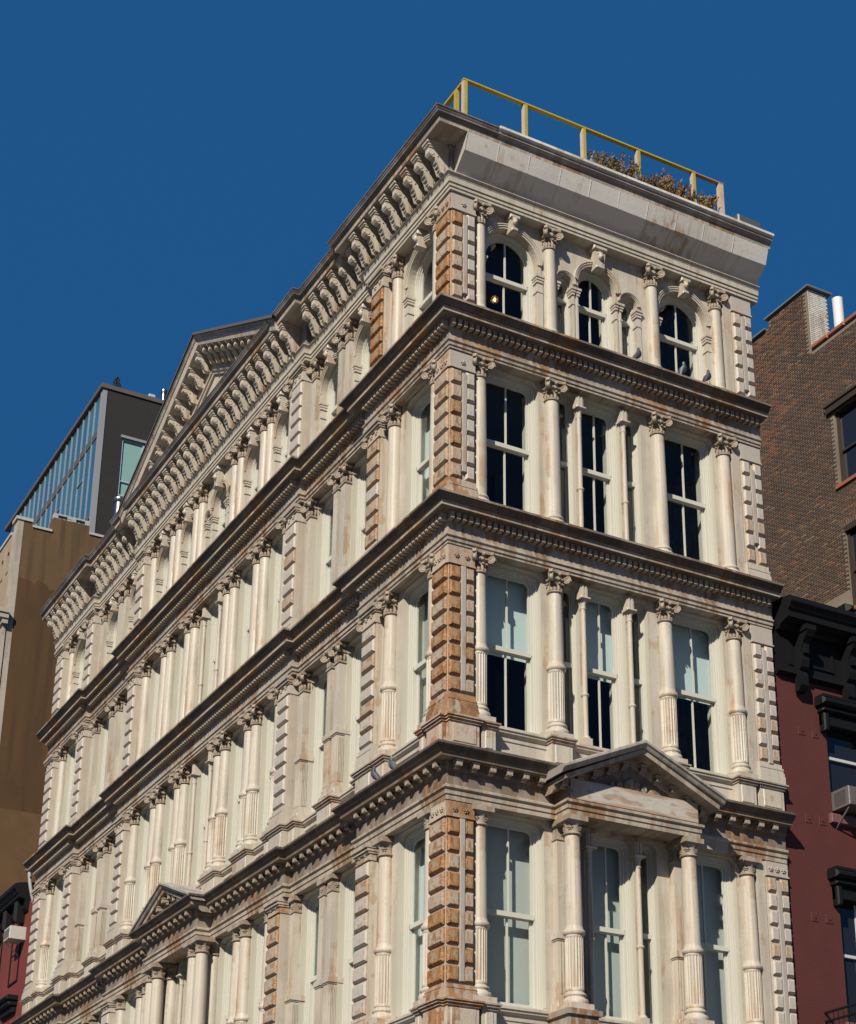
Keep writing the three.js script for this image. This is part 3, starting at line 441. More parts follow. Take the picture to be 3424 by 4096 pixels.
{ // C, broken forward under the two pediments
  const Y = 12.8, g = group('cornice', B), P = (l) => l.map(([p, y]) => [p, y + Y]);
  const LP = [[0, -L], [0, -22.38], [0.15, -22.38], [0.15, -18.55], [0, -18.55], [0, -14.5], [-0.33, -14.5], [-0.33, -11.1], [0, -11.1], [0, -7.0], [0.15, -7.0], [0.15, -3.66], [0, -3.66], [0, 0]];
  const near = [...LP, [2.16, 0]], far = [[5.3, 0], [W, 0]], all = [...LP, [2.26, 0], [2.26, 0.42], [5.22, 0.42], [5.22, 0], [W, 0]];
  const lip = P([[-0.35, 0.03], [0.30, 0.02], [0.352, 0.0], [0.352, -0.045], ...cyma(0.345, -0.05, 0.245, -0.135), [0.10, -0.136], [-0.3, -0.136]]);
  const cor = P([[-0.3, -0.1365], [0.235, -0.138], [0.225, -0.145], [0.215, -0.215], [0.03, -0.217], [0.02, -0.33], [-0.01, -0.37], [-0.02, -0.40], [-0.3, -0.402]]);
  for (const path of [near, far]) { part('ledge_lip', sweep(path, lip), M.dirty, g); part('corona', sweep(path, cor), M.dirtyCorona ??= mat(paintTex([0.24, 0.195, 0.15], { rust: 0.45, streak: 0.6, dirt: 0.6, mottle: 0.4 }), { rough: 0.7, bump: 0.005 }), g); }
  const fpath = all;
  part('frieze', sweep(fpath, P([[-0.3, -0.403], [-0.03, -0.404], [-0.03, -0.66], [-0.3, -0.662]])), M.rustFrieze ??= mat(paintTex([0.27, 0.23, 0.19], { rust: 0.45, streak: 0.7, dirt: 0.6, mottle: 0.4 }), { rough: 0.7, bump: 0.005 }), g);
  part('architrave', sweep(fpath, P([[-0.3, -0.6625], [0.025, -0.664], [0.045, -0.68], [0.045, -0.72], [0.02, -0.74], [0.005, -0.745], [0.003, -0.83], [-0.018, -0.835], [-0.02, -0.93], [-0.45, -0.932]])), M.rustFrieze2 ??= mat(paintTex([0.43, 0.375, 0.30], { rust: 0.42, streak: 0.7, dirt: 0.4, mottle: 0.3 }), { rough: 0.65, bump: 0.005 }), g);
  const mod = planar(merge([frustum(-0.075, 0.075, -0.03, 0.0, 0, 0.16, 0.008), box(-0.06, 0.06, -0.10, -0.03, 0, 0.10), moved(new THREE.CylinderGeometry(0.045, 0.045, 0.12, 10), 0, -0.075, 0.10, 0, 0, Math.PI / 2), ...[-0.045, -0.015, 0.015, 0.045].map((x) => box(x - 0.009, x + 0.009, -0.115, -0.04, 0.125, 0.15)), box(-0.05, 0.05, -0.15, -0.10, 0, 0.06)]));
  const addMod = (f, u, d) => { const m = part('modillion', mod, M.frieze, g); m.position.set(...at(f, sgn(f, u), Y - 0.219, d)); m.rotation.y = TURN[f]; };
  for (let i = 0; i < 6; i++) { addMod('R', 0.18 + i * 0.345, 0.02); if (i < 6) addMod('R', 5.5 + i * 0.345, 0.02); }
  for (let i = 0; i < 74; i++) { const u = 0.15 + i * 0.352; if ([3.66, 7.0, 11.1, 14.5, 18.55, 22.38].some((x) => Math.abs(u - x) < 0.12)) continue; addMod('L', u, 0.02 - recess(u) + (u > 11.1 && u < 14.5 ? 0.33 : 0)); }
  // pediments over the middle bays: right side (open below) and long side
  const build = (f, c, half, yb, rise, lipD, tymD) => {
    const pg = group('pediment', B), C = sgn(f, c), pts = [[C - half, yb], [C, yb + rise], [C + half, yb]], sl = rise / half;
    part('raking_lip', bake(f, [rake(pts, [[-0.25, 0.02], [lipD - 0.03, 0.015], [lipD, 0], [lipD, -0.045], ...cyma(lipD - 0.005, -0.05, lipD - 0.1, -0.12, 5), [0.1, -0.121], [-0.25, -0.121]])]), M.lipGrey ??= mat(paintTex([0.40, 0.37, 0.34], { rust: 0.15, streak: 0.3, dirt: 0.5, mottle: 0.5 }), { rough: 0.65, bump: 0.005 }), pg);
    part('raking_corona', bake(f, [rake([[C - half + 0.09, yb - 0.004], [C, yb + rise], [C + half - 0.09, yb - 0.004]].map(([x, y]) => [x, y - 0.125 * Math.hypot(1, sl)]), [[-0.2, -0.001], [lipD - 0.115, -0.002], [lipD - 0.13, -0.075], [tymD + 0.06, -0.08], [tymD + 0.03, -0.17], [tymD - 0.02, -0.2], [-0.2, -0.2]])]), M.frieze, pg);
    const s = new THREE.Shape(); s.moveTo(C - half + 0.2, yb - 0.12); s.lineTo(C + half - 0.2, yb - 0.12); s.lineTo(C, yb + rise - 0.25); s.lineTo(C - half + 0.2, yb - 0.12);
    const t = ext(s, 0.2); t.translate(0, 0, tymD - 0.2); part('tympanum', bake(f, [t]), M.rustFrieze, pg);
    for (const sd of [-1, 1]) for (let i = 0; i < 5; i++) { const x = sd * (0.2 + i * 0.335), y = yb + rise - Math.abs(x) * sl - 0.215 * Math.hypot(1, sl) - 0.01; const m = part('modillion', mod, M.corona, pg); m.position.set(...at(f, C + x, y, tymD + 0.04)); m.rotation.y = TURN[f]; }
    const orn = []; for (const sd of [-1, 1]) for (let i = 0; i < 3; i++) { const r = 0.085 - i * 0.02; orn.push(moved(spiral(r, 0.05, 0.018), C + sd * (0.1 + i * 0.17), yb - 0.02 + r - i * 0.01, tymD + 0.02, 0, Math.PI / 2, 0)); } orn.push(moved(new THREE.SphereGeometry(1, 8, 6), C, yb + 0.1, tymD + 0.02, 0, 0, 0, [0.07, 0.12, 0.05]));
    part('scroll_ornament', bake(f, [orn]), M.frieze, pg);
    return pg;
  };
  const pr = build('R', 3.76, 1.80, 12.63, 0.80, 0.80, 0.24);
  part('frieze_panel', bakeBlock('R', 2.33, 5.17, 12.16, 12.56, 0.15, 0.415, 0.01), mat(blockTex(331, [0.50, 0.465, 0.415], 0.6), { rough: 0.6 }), pr);
  part('porch_ceiling', bake('R', [box(2.3, 5.16, 11.9, 12.0, -0.25, 0.36)]), M.frieze, pr);
  const pl = build('L', 12.8, 2.02, 12.80, 0.78, 0.69, 0.33);
  part('porch_ceiling', bake('L', [box(-14.44, -11.16, 11.9, 12.0, -0.25, 0.29)]), M.frieze, pl);
}

// ---- sill courses and pedestals under storeys 3 and 2
function pedestals(F) {
  const top = F === 3 ? 13.46 : 8.32, bot = F === 3 ? 12.78 : 7.4;
  const die = (f, a0, a1, d, m, cm) => {
    const A0 = Math.min(sgn(f, a0), sgn(f, a1)), A1 = Math.max(sgn(f, a0), sgn(f, a1)), rc = f === 'L' ? recess((a0 + a1) / 2) : 0, g = group('pedestal', B);
    part('die', bake(f, [box(A0, A1, bot + 0.1, top - 0.09, -0.22 - rc, d - rc), box(A0 - 0.02, A1 + 0.02, bot - 0.02, bot + 0.11, -0.22 - rc, d + 0.03 - rc)]), m, g);
    part('raised_panel', bake(f, [frustum(A0 + 0.06, A1 - 0.06, bot + 0.17, top - 0.15, d - 0.02 - rc, d + 0.016 - rc, 0.014)]), m, g);
    part('cap', bake(f, [box(A0 - 0.02, A1 + 0.02, top - 0.12, top - 0.075, -0.22 - rc, d + 0.03 - rc), box(A0 - 0.045, A1 + 0.045, top - 0.075, top - 0.035, -0.22 - rc, d + 0.065 - rc), box(A0 - 0.07, A1 + 0.07, top - 0.035, top - 0.004, -0.22 - rc, d + 0.09 - rc)]), cm ?? M.corona, g);
  };
  die('R', 0.03, 0.64, 0.055, halfRust, M.rusts[2]); die('L', 0.06, 0.66, 0.055, M.rusts[2], M.rusts[2]);
  die('R', 0.72, 1.0, 0.02, M.paints[0]); die('R', 2.2, 2.64, 0.03, M.paints[1]); die('R', 4.78, 5.22, 0.03, M.paints[2]); die('R', 6.47, 6.9, 0.03, M.paints[0]); die('R', 7.0, 7.57, 0.045, M.paints[1]);
  die('L', 0.8, 1.0, 0.02, M.paints[0]); die('L', 2.36, 2.8, 0.03, M.paintsRust[0]); die('L', 2.92, 3.6, 0.045, M.paints[1]); die('L', 3.75, 3.98, 0.02, M.paints[2]); die('L', 4.95, 5.66, 0.06, M.paints[0]); die('L', 6.74, 7.08, 0.06, M.paints[1]); die('L', 7.1, 7.8, 0.045, M.paints[2]); die('L', 7.85, 8.12, 0.02, M.paints[0]);
  for (const [a, b] of [[9.24, 9.65], [11.1, 11.52], [13.76, 14.16], [15.48, 15.9]]) die('L', a - 0.22, b + 0.22, 0.03, M.paints[1]);
  die('L', 17.2, 17.64, 0.03, M.paints[2]); die('L', 17.88, 18.5, 0.045, M.paints[0]); die('L', 19.95, 20.75, 0.06, M.paints[1]); die('L', 21.95, 22.3, 0.06, M.paints[3]); die('L', 22.44, 23.05, 0.045, M.paints[0]); die('L', 24.7, 25.14, 0.03, M.paints[1]); die('L', 25.45, 26.22, 0.045, M.paints[2]);
  part('sill_course', sweep(FULL, [[-0.4, top + 0.035], [-0.075, top + 0.03], [-0.07, top - 0.02], [-0.095, top - 0.03], [-0.1, top - 0.07], [-0.13, top - 0.10], [-0.165, top - 0.12], [-0.165, top - 0.2], [-0.185, top - 0.21], [-0.185, bot], [-0.4, bot]]), M.paints[3], B);
}
pedestals(3); pedestals(2);
for (const a of [2.45, 5.02]) part('porch_pedestal', bake('R', [box(a - 0.3, a + 0.3, 0, 8.2, -0.2, 0.52), box(a - 0.35, a + 0.35, 8.2, 8.3, -0.2, 0.57)]), M.frieze, B);
for (const [a, b] of [[10.7, 11.75], [13.5, 14.55]]) part('porch_pedestal', bake('L', [box(-b, -a, 0, 8.2, -0.2, 0.47), box(-b - 0.05, -a + 0.05, 8.2, 8.3, -0.2, 0.52)]), M.frieze, B);

// ---- storey 5: arch mouldings, imposts, keystones
for (const f of ['R', 'L']) {
  const y = FLOORS[5].spring, A = (x) => sgn(f, x);
  OPEN[f].forEach((o, oi) => {
    const c = (o[0] + o[1]) / 2, r = (o[1] - o[0]) / 2, rc = f === 'L' ? recess(c) : 0, g = group('arch_surround', B), small = o[2] === 's', t = small ? 0.05 : 0.085;
    const ring = (r0, r1, z0, z1) => { const s = new THREE.Shape(); s.absarc(0, 0, r1, 0, Math.PI, false); s.absarc(0, 0, r0, Math.PI, 0, true); const e = ext(s, z1 - z0, 16); e.translate(A(c), arcY(o), z0 - rc); return e; };
    part('archivolt', bake(f, [ring(r + 0.004, r + t * 0.55, -0.2, -0.155), ring(r + t * 0.55, r + t, -0.2, -0.135), ring(r + t, r + t + 0.02, -0.2, -0.12)]), f === 'L' && o[0] < 1 ? M.paintsRust[0] : M.paints[2], g);
    for (const sd of [-1, 1]) {
      const e = c + sd * r, nb = OPEN[f][oi + sd], gap = nb ? Math.abs((sd > 0 ? nb[0] : nb[1]) - e) / 2 - 0.032 : 1, w = Math.max(0.045, Math.min(small ? 0.1 : 0.13, gap)), x0 = A(e - sd * 0.025), x1 = A(e + sd * w), bx = (k, ...q) => box(Math.min(x0, x1) - k, Math.max(x0, x1) + k, q[0], q[1], -0.34 - rc, q[2] - rc);
      part('impost', bake(f, [bx(0, y - 0.19, y - 0.13, -0.155), bx(0.012, y - 0.13, y - 0.07, -0.14), bx(0.028, y - 0.07, y - 0.015, -0.12), bx(-0.03, y - 0.015, arcY(o), -0.178)]), M.paints[1], g);
      part('jamb_facing', bake(f, [box(Math.min(A(e + sd * 0.002), x1), Math.max(A(e + sd * 0.002), x1), FLOORS[5].wb - 0.05, y - 0.17, -0.3 - rc, -0.178 - rc), bx(-0.004, y - 0.42, y - 0.385, -0.165)]), M.reveal, g);
    }
    if (!small) {
      const big = o[2] === 't', yt = 24.88, k = big ? 0.14 : 0.1, s = new THREE.Shape(), yb = arcY(o) + r - 0.11; s.moveTo(-k * 0.72, yb); s.lineTo(k * 0.72, yb); s.lineTo(k, yt - 0.1); s.lineTo(-k, yt - 0.1); s.lineTo(-k * 0.72, yb);
      const e = ext(s, 0.2); e.translate(A(c), 0, -0.22 - rc);
      const face = [moved(new THREE.SphereGeometry(1, 10, 8), A(c), (yb + yt) / 2 + 0.02, 0.0 - rc, 0, 0, 0, [0.06, 0.085, 0.06]), moved(new THREE.SphereGeometry(1, 6, 5), A(c), (yb + yt) / 2 + 0.0, 0.055 - rc, 0, 0, 0, [0.016, 0.03, 0.025]), moved(new THREE.SphereGeometry(1, 8, 6), A(c), (yb + yt) / 2 + 0.09, -0.01 - rc, 0, 0, 0, [0.08, 0.05, 0.05])];
      part('keystone', bake(f, [e, frustum(A(c) - k * 1.25, A(c) + k * 1.25, yt - 0.1, yt, -0.25 - rc, 0.03 - rc, 0.02), frustum(A(c) - k * 0.8, A(c) + k * 0.8, yb - 0.012, yb + 0.05, -0.19 - rc, 0.01 - rc, 0.02), ...face]), M.paints[3], g);
    }
  });
}

// ---- main cornice D
{
  const g = group('main_cornice', B), JP = [[0, -L - 0.05], ...JOG.slice(1)], P2 = [...JP, [W + 0.15, 0]];
  const lipProf = [[-0.4, 26.29], [0.66, 26.27], [0.74, 26.25], [0.74, 26.225], ...cyma(0.735, 26.22, 0.695, 26.165, 4), [0.69, 26.125], [0.66, 26.115], ...cyma(0.65, 26.112, 0.615, 26.08, 4), [-0.3, 26.079]];
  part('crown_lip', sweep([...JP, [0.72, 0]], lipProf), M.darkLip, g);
  const lp2 = lipProf.map(([p, y]) => [p + (p > 0 ? 0.012 : 0), y + 0.004]);
  part('crown_flashing', sweep([[0.722, 0], [W + 0.15, 0]], [[-0.4, 26.3], [0.70, 26.29], [0.765, 26.275], [0.765, 26.215], [0.69, 26.19], [0.3, 26.19]]), M.white ??= mat(paintTex([0.70, 0.69, 0.66], { rust: 0.05, streak: 0.2, dirt: 0.3 }), { rough: 0.5 }), g);
  part('crown_lip', sweep([[0.724, 0], [W + 0.15, 0]], [[0.3, 26.188], [0.66, 26.186], [0.70, 26.17], [0.70, 26.13], [0.665, 26.12], [0.65, 26.10], [0.615, 26.08], [0.3, 26.078]]), M.lipGrey, g);
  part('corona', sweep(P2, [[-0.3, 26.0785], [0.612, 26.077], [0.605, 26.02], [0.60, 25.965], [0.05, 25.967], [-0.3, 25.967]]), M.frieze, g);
  part('frieze', sweep(P2, [[-0.3, 25.9665], [0.10, 25.966], [0.10, 25.89], [0.05, 25.87], [0.045, 25.255], [-0.3, 25.255]]), M.shadedFrieze = mat(paintTex([0.25, 0.235, 0.22], { rust: 0.1, streak: 0.2, dirt: 0.4, mottle: 0.3 }), { rough: 0.6 }), g);  // shadow between the brackets is painted into this dark frieze colour
  part('architrave', sweep(P2, [[-0.3, 25.2545], [0.165, 25.253], [0.17, 25.235], [0.14, 25.22], ...cyma(0.137, 25.215, 0.108, 25.16, 3), [0.104, 25.12], [0.10, 25.05], [0.075, 25.045], [0.072, 24.97], [0.05, 24.965], [0.048, 24.9], [-0.45, 24.898]]), M.paints[0], g);
  const sh = new THREE.Shape([[0, -0.16], [0.42, -0.16], [0.455, -0.20], [0.465, -0.27], [0.43, -0.345], [0.36, -0.375], [0.325, -0.36], [0.30, -0.40], [0.285, -0.46], [0.25, -0.50], [0.215, -0.53], [0.205, -0.60], [0.175, -0.66], [0.13, -0.69], [0, -0.70]].map(([x, y]) => new THREE.Vector2(x, y)));
  const body = ext(sh, 0.15).translate(0, 0, -0.075).rotateY(-Math.PI / 2), rib = (x) => ext(new THREE.Shape([[0.2, -0.40], [0.315, -0.37], [0.30, -0.45], [0.235, -0.56], [0.19, -0.70], [0.1, -0.71], [0.1, -0.5]].map(([p, q]) => new THREE.Vector2(p, q))), 0.035).translate(0, 0, x).rotateY(-Math.PI / 2);
  const br = planar(merge([body, rib(-0.092), rib(0.057), frustum(-0.128, 0.128, -0.075, 0, 0, 0.52, 0.006), frustum(-0.11, 0.11, -0.125, -0.078, 0, 0.49, 0.006), frustum(-0.095, 0.095, -0.165, -0.128, 0, 0.46, 0.006), ...[0, 1, 2].map((i) => box(-0.06, 0.06, -0.47 - i * 0.075, -0.445 - i * 0.075, 0.1, 0.30 - i * 0.045)), moved(new THREE.CylinderGeometry(0.066, 0.066, 0.17, 12), 0, -0.275, 0.40, 0, 0, Math.PI / 2), ...[-1, 0, 1].map((i) => moved(new THREE.SphereGeometry(1, 6, 5), i * 0.045, -0.24, 0.455, 0, 0, 0, [0.022, 0.06, 0.022])), ...[0.06, 0.16, 0.26].map((z, i) => moved(new THREE.SphereGeometry(0.02, 5, 4), -0.078, -0.28 - i * 0.02, z)), ...[0.06, 0.16, 0.26].map((z, i) => moved(new THREE.SphereGeometry(0.02, 5, 4), 0.078, -0.28 - i * 0.02, z))]));
  for (let i = 0; i < 54; i++) { const u = 0.09 + i * 0.4865; if ([3.66, 7.0, 18.55, 22.38].some((x) => Math.abs(u - x) < 0.13)) continue; const m = part('bracket', br, M.paints[i % 4], g); m.position.set(...at('L', -u, 25.964, 0.05 - recess(u))); m.rotation.y = TURN.L; }
  // sheet-metal boxing over the brackets on the short side
  const cov = group('cornice_boxing', B), xs = [0.045, 0.79, 1.52, 2.28, 3.02, 3.75, 4.48, 5.23, 5.95, 6.76, W + 0.1];
  for (let i = 0; i < xs.length - 1; i++) {
    const j = () => (rnd() - 0.5) * 0.012, k = i % 2 ? 0.0015 : 0, nx = 4, v = [], T = [0, 0].map(() => [0.60 + k, 25.962, 0.47 + k + j(), 25.60 + j(), 0.07 + k, 25.27]);
    const R = (t) => { const q = (a) => mix(T[0][a], T[1][a], t), bulge = Math.sin(t * Math.PI) * 0.003; return [[q(0), q(1)], [mix(q(0), q(2), 0.5) + bulge, mix(q(1), q(3), 0.5)], [q(2) + 0.0, q(3)], [mix(q(2), q(4), 0.5) + bulge * 0.7, mix(q(3), q(5), 0.5) - bulge], [q(4), q(5)]]; };
    for (let s = 0; s < nx; s++) { const x0 = mix(xs[i], xs[i + 1] - 0.002, s / nx), x1 = mix(xs[i], xs[i + 1] - 0.002, (s + 1) / nx), A = R(s / nx), Bq = R((s + 1) / nx);
      for (let q = 0; q < 4; q++) { const a = [x0, A[q][1], A[q][0]], b = [x0, A[q + 1][1], A[q + 1][0]], c = [x1, Bq[q + 1][1], Bq[q + 1][0]], d = [x1, Bq[q][1], Bq[q][0]]; v.push(...a, ...b, ...c, ...a, ...c, ...d); } }
    part('sheet_panel', planar(quads(v), i * 1.3, i * 0.7), i === 6 || i === 7 || i === 8 ? M.sheetRust : M.sheet, cov);
    part('seam', bake('R', [moved(box(-0.005, 0.005, -0.19, 0.19, -0.004, 0.004), xs[i], 25.78, 0.54, Math.atan2(0.13, 0.36))]), M.sheet, cov);
  }
  const end = (x) => { const s = new THREE.Shape([[0.60, 25.962], [0.47, 25.60], [0.07, 25.27], [0, 25.27], [0, 25.962]].map(([p, q]) => new THREE.Vector2(p, q))); return ext(s, 0.02).rotateY(-Math.PI / 2).translate(x, 0, 0); };
  part('end_plate', planar(merge([end(0.065), end(W + 0.1)])), M.paints[1], cov);

  // attic pediment above the long side
  const ap = group('attic_pediment', B), c = -12.95, half = 5.5, yb = 26.12, rise = 2.82, sl = rise / half, pts = [[c - half, yb], [c, yb + rise], [c + half, yb]], dn = (q) => pts.map(([x, y], i) => [i === 0 ? x + q / sl * 0 : x, y - q * Math.hypot(1, sl)]);
  part('raking_lip', bake('L', [rake(pts, [[-0.3, 0.02], [0.72, 0.015], [0.75, 0], [0.75, -0.04], ...cyma(0.745, -0.045, 0.67, -0.12, 5), [0.2, -0.121], [-0.3, -0.121]])]), M.lipGrey, ap);
  part('raking_corona', bake('L', [rake(dn(0.122), [[-0.3, 0], [0.665, -0.001], [0.64, -0.08], [0.62, -0.14], [0.12, -0.145], [0.11, -0.66], [0.17, -0.67], [0.16, -0.72], [0.12, -0.74], [0.11, -0.80], [-0.3, -0.81]])]), M.paints[1], ap);
  const ts = new THREE.Shape(); ts.moveTo(c - half + 0.3, yb); ts.lineTo(c + half - 0.3, yb); ts.lineTo(c, yb + rise - 0.3); ts.lineTo(c - half + 0.3, yb);
  const tg = ext(ts, 0.3); tg.translate(0, 0, -0.25); part('tympanum', bake('L', [tg]), M.paints[3], ap);
  for (const sd of [-1, 1]) for (let i = 0; i < 11; i++) { const x = sd * (0.26 + i * 0.47), y = yb + rise - Math.abs(x) * sl - 0.27 * Math.hypot(1, sl); if (y < 26.6) continue; const m = part('bracket', br, M.paints[i % 4], ap); m.position.set(...at('L', c + x, y + 0.06, 0.11)); m.rotation.y = TURN.L; m.scale.set(0.9, 0.72, 0.95); }
  const orn = []; for (const [x, r] of [[-1.15, 0.34], [0, 0.42], [1.15, 0.34]]) { const s = new THREE.Shape(); s.absarc(0, 0, r, 0, Math.PI, false); s.absarc(0, 0, r - 0.07, Math.PI, 0, true); const e = ext(s, 0.1, 12); e.translate(c + x, yb + 0.75, 0.04); orn.push(e, box(c + x - r, c + x - r + 0.07, yb, yb + 0.75, 0.04, 0.14), box(c + x + r - 0.07, c + x + r, yb, yb + 0.75, 0.04, 0.14), moved(rosette(0.2), c + x, yb + 0.72, 0.08)); for (let k = 0; k < 3; k++) orn.push(moved(spiral(0.1, 0.06, 0.02), c + x + (k - 1) * 0.16, yb + 0.4 + (k % 2) * 0.12, 0.08, 0, Math.PI / 2, 0)); }
  part('tympanum_ornament', bake('L', [orn]), M.paints[0], ap);
  const rf = []; for (const s of [[[c - half - 0.1, yb - 0.03], [c, yb + rise]], [[c, yb + rise], [c + half + 0.1, yb - 0.03]]]) { const [p, q] = s, v = [], y = 0.055; const b = [[p[0], p[1] + y, 0.78], [q[0], q[1] + y, 0.78], [q[0], q[1] + y, -3.6], [p[0], p[1] + y, -3.6]]; v.push(...b[0], ...b[1], ...b[2], ...b[0], ...b[2], ...b[3]); const e = [[p[0], p[1] - 0.03, 0.785], [q[0], q[1] - 0.03, 0.785]]; v.push(...e[0], ...e[1], ...b[1], ...e[0], ...b[1], ...b[0]); rf.push(quads(v)); }
  part('gable_roof', bake('L', rf), M.flash, ap);
  const bs = new THREE.Shape(); bs.moveTo(c - half, yb); bs.lineTo(c + half, yb); bs.lineTo(c, yb + rise); const bg = ext(bs, 0.1); bg.translate(0, 0, -3.6); part('gable_back', bake('L', [bg]), M.flash, ap);
}

// ================================================================ ON THE ROOF AND THE LEDGES
{ // yellow guard rail
  const t = thing('guard_rail', 'yellow painted timber guard rail on the roof edge above the short side', 'railing');
  const yel = mat(paintTex([0.46, 0.36, 0.035], { rust: 0.05, streak: 0.1, mottle: 0.25 }), { rough: 0.5 }), wood = mat(paintTex([0.55, 0.43, 0.34], { rust: 0.1, streak: 0.35, mottle: 0.3 }), { rough: 0.8 });
  const z = 0.3, y0 = 26.27, y1 = 27.55, xs = [0.14, 1.59, 3.05, 4.46, 5.94, 6.68];
  xs.forEach((x, i) => {
    if (i < 5) { part('post', planar(strip(box(x - 0.025, x + 0.04, y0, y1 - 0.036, z - 0.04, z + 0.045))), yel, t); part('post_board', planar(strip(box(x - 0.052, x - 0.026, y0, y1 - 0.05, z - 0.05, z + 0.04))), wood, t); }
    else part('post', planar(strip(box(x - 0.06, x + 0.07, y0, y1 - 0.04, z - 0.05, z + 0.04))), wood, t);
    part('foot_plate', planar(strip(box(x - 0.14, x + 0.12, y0 - 0.0, y0 + 0.035, z - 0.12, z + 0.1))), M.flash, t);
  });
  part('rail', planar(strip(box(0.085, 5.99, y1 - 0.035, y1, z - 0.045, z + 0.05))), yel, t);
  part('rail', planar(strip(box(5.992, 6.76, y1 - 0.036, y1 - 0.002, z - 0.05, z + 0.045))), mat([0.30, 0.19, 0.12], { rough: 0.8 }), t);
  part('side_rail', planar(strip(box(0.08, 0.18, y1 - 0.085, y1 - 0.042, -4.0, z - 0.05))), yel, t);
  part('post', planar(strip(box(0.06, 0.13, y0, y1 - 0.09, -0.02, 0.08))), yel, t);
  part('side_rail', planar(strip(box(6.63, 6.73, y1 - 0.30, y1 - 0.26, -3.0, z - 0.06).applyMatrix4(new THREE.Matrix4()))), mat([0.2, 0.14, 0.1], { rough: 0.85 }), t);
}
{ // dry shrubs
  const leafs = [mat([0.26, 0.165, 0.05], { rough: 0.8, bump: 0 }), mat([0.21, 0.125, 0.045], { rough: 0.8, bump: 0 }), mat([0.17, 0.125, 0.055], { rough: 0.8, bump: 0 })], stem = mat([0.20, 0.14, 0.07], { rough: 0.9, bump: 0 });
  const spots = [[3.62, 0.68, 0.42, 'darkest, sparse dry shrub at the left end of the roof planting, beside a pigeon', 2], [4.12, 0.74, 0.42, 'dry golden shrub just left of the yellow post in the roof planting', 0], [4.78, 0.66, 0.46, 'dry brown shrub just right of the yellow post inside the roof planting', 1], [5.30, 0.78, 0.42, 'tallest dry golden shrub, midway between two yellow posts on the roof', 0], [5.74, 0.66, 0.36, 'dry brown shrub touching the last yellow post from the left', 1], [6.26, 0.60, 0.40, 'dry golden shrub at the right end of the roof planting before the bare wood post', 0]];
  spots.forEach(([x, h, r, label, k], si) => {
    const t = thing('dry_shrub', label, 'shrub', [x, 26.36, 0.1], 'dry shrubs along the roof edge'), R = rng(900 + si), st = [], lf = [];
    for (let i = 0; i < 85; i++) {
      const a = R() * 6.283, q = Math.sqrt(R()) * r, hh = h * 1.02 * (0.55 + 0.5 * R()), p0 = new THREE.Vector3(Math.cos(a) * q * 0.4, 0, Math.sin(a) * q * 0.4), p1 = new THREE.Vector3(Math.cos(a) * q + (R() - 0.5) * 0.1, hh, Math.sin(a) * q + (R() - 0.5) * 0.1), mid = p0.clone().lerp(p1, 0.5).add(new THREE.Vector3((R() - 0.5) * 0.12, 0, (R() - 0.5) * 0.12));
      const c = new THREE.QuadraticBezierCurve3(p0, mid, p1); st.push(new THREE.TubeGeometry(c, 5, 0.004, 3));
      for (let j = 0; j < 34; j++) { const p = c.getPoint(0.25 + 0.78 * R() * 1), s = 0.024 + 0.026 * R(), g = quads([0, -s, 0, s * 0.5, 0, 0.004, 0, s, 0, 0, -s, 0, 0, s, 0, -s * 0.5, 0, 0.004]); lf.push(moved(g, p.x + (R() - 0.5) * 0.05, p.y, p.z + (R() - 0.5) * 0.05, R() * 6, R() * 6, R() * 6)); }
    }
    part('stem', st, stem, t); part('foliage', lf, leafs[k], t);
  });
  const pl = thing('planter_trough', 'low dark trough on the roof edge holding the dry shrubs', 'planter'); part('trough', planar(strip(box(3.2, 6.6, 26.2, 26.36, -0.3, 0.3))), M.flash, pl); part('soil', planar(strip(box(3.24, 6.56, 26.362, 26.38, -0.26, 0.26))), M.tar, pl);
}
{ // flat grey box at the right end of the roof
  const t = thing('roof_vent', 'flat grey-green metal box on a low brick kerb at the right end of the roof', 'roof vent');
  part('kerb', planar(strip(box(7.28, 7.66, 26.2, 26.66, -0.35, 0.2))), mat([0.25, 0.13, 0.09], { rough: 0.9 }), t);
  part('cover', planar(frustum(7.12, 7.76, 26.66, 26.88, -0.5, 0.35, 0.03)), mat([0.075, 0.092, 0.092], { rough: 0.5 }), t);
}
function loft(rings, seg = 12) { // closed skin over elliptical rings along a spine in the xy plane
  const v = [], n = rings.length, P = (i, j) => { const [x, y, rh, rv] = rings[i], a = rings[Math.max(0, i - 1)], b = rings[Math.min(n - 1, i + 1)], l = Math.hypot(b[0] - a[0], b[1] - a[1]) || 1, nx = -(b[1] - a[1]) / l, ny = (b[0] - a[0]) / l, t = j / seg * 2 * Math.PI; return [x + nx * rv * Math.sin(t), y + ny * rv * Math.sin(t), rh * Math.cos(t)]; };
  const pos = [], idx = []; for (let i = 0; i < n; i++) for (let j = 0; j < seg; j++) pos.push(...P(i, j));
  for (let i = 0; i < n - 1; i++) for (let j = 0; j < seg; j++) { const a = i * seg + j, b = i * seg + (j + 1) % seg, c = a + seg, d = b + seg; idx.push(a, b, d, a, d, c); }
  pos.push(rings[0][0], rings[0][1], 0, rings[n - 1][0], rings[n - 1][1], 0); const A = n * seg, Z = A + 1;
  for (let j = 0; j < seg; j++) { idx.push(A, (j + 1) % seg, j, Z, (n - 1) * seg + j, (n - 1) * seg + (j + 1) % seg); }
  const g = new THREE.BufferGeometry(); g.setAttribute('position', new THREE.BufferAttribute(new Float32Array(pos), 3)); g.setIndex(idx); g.computeVertexNormals(); return g;
}
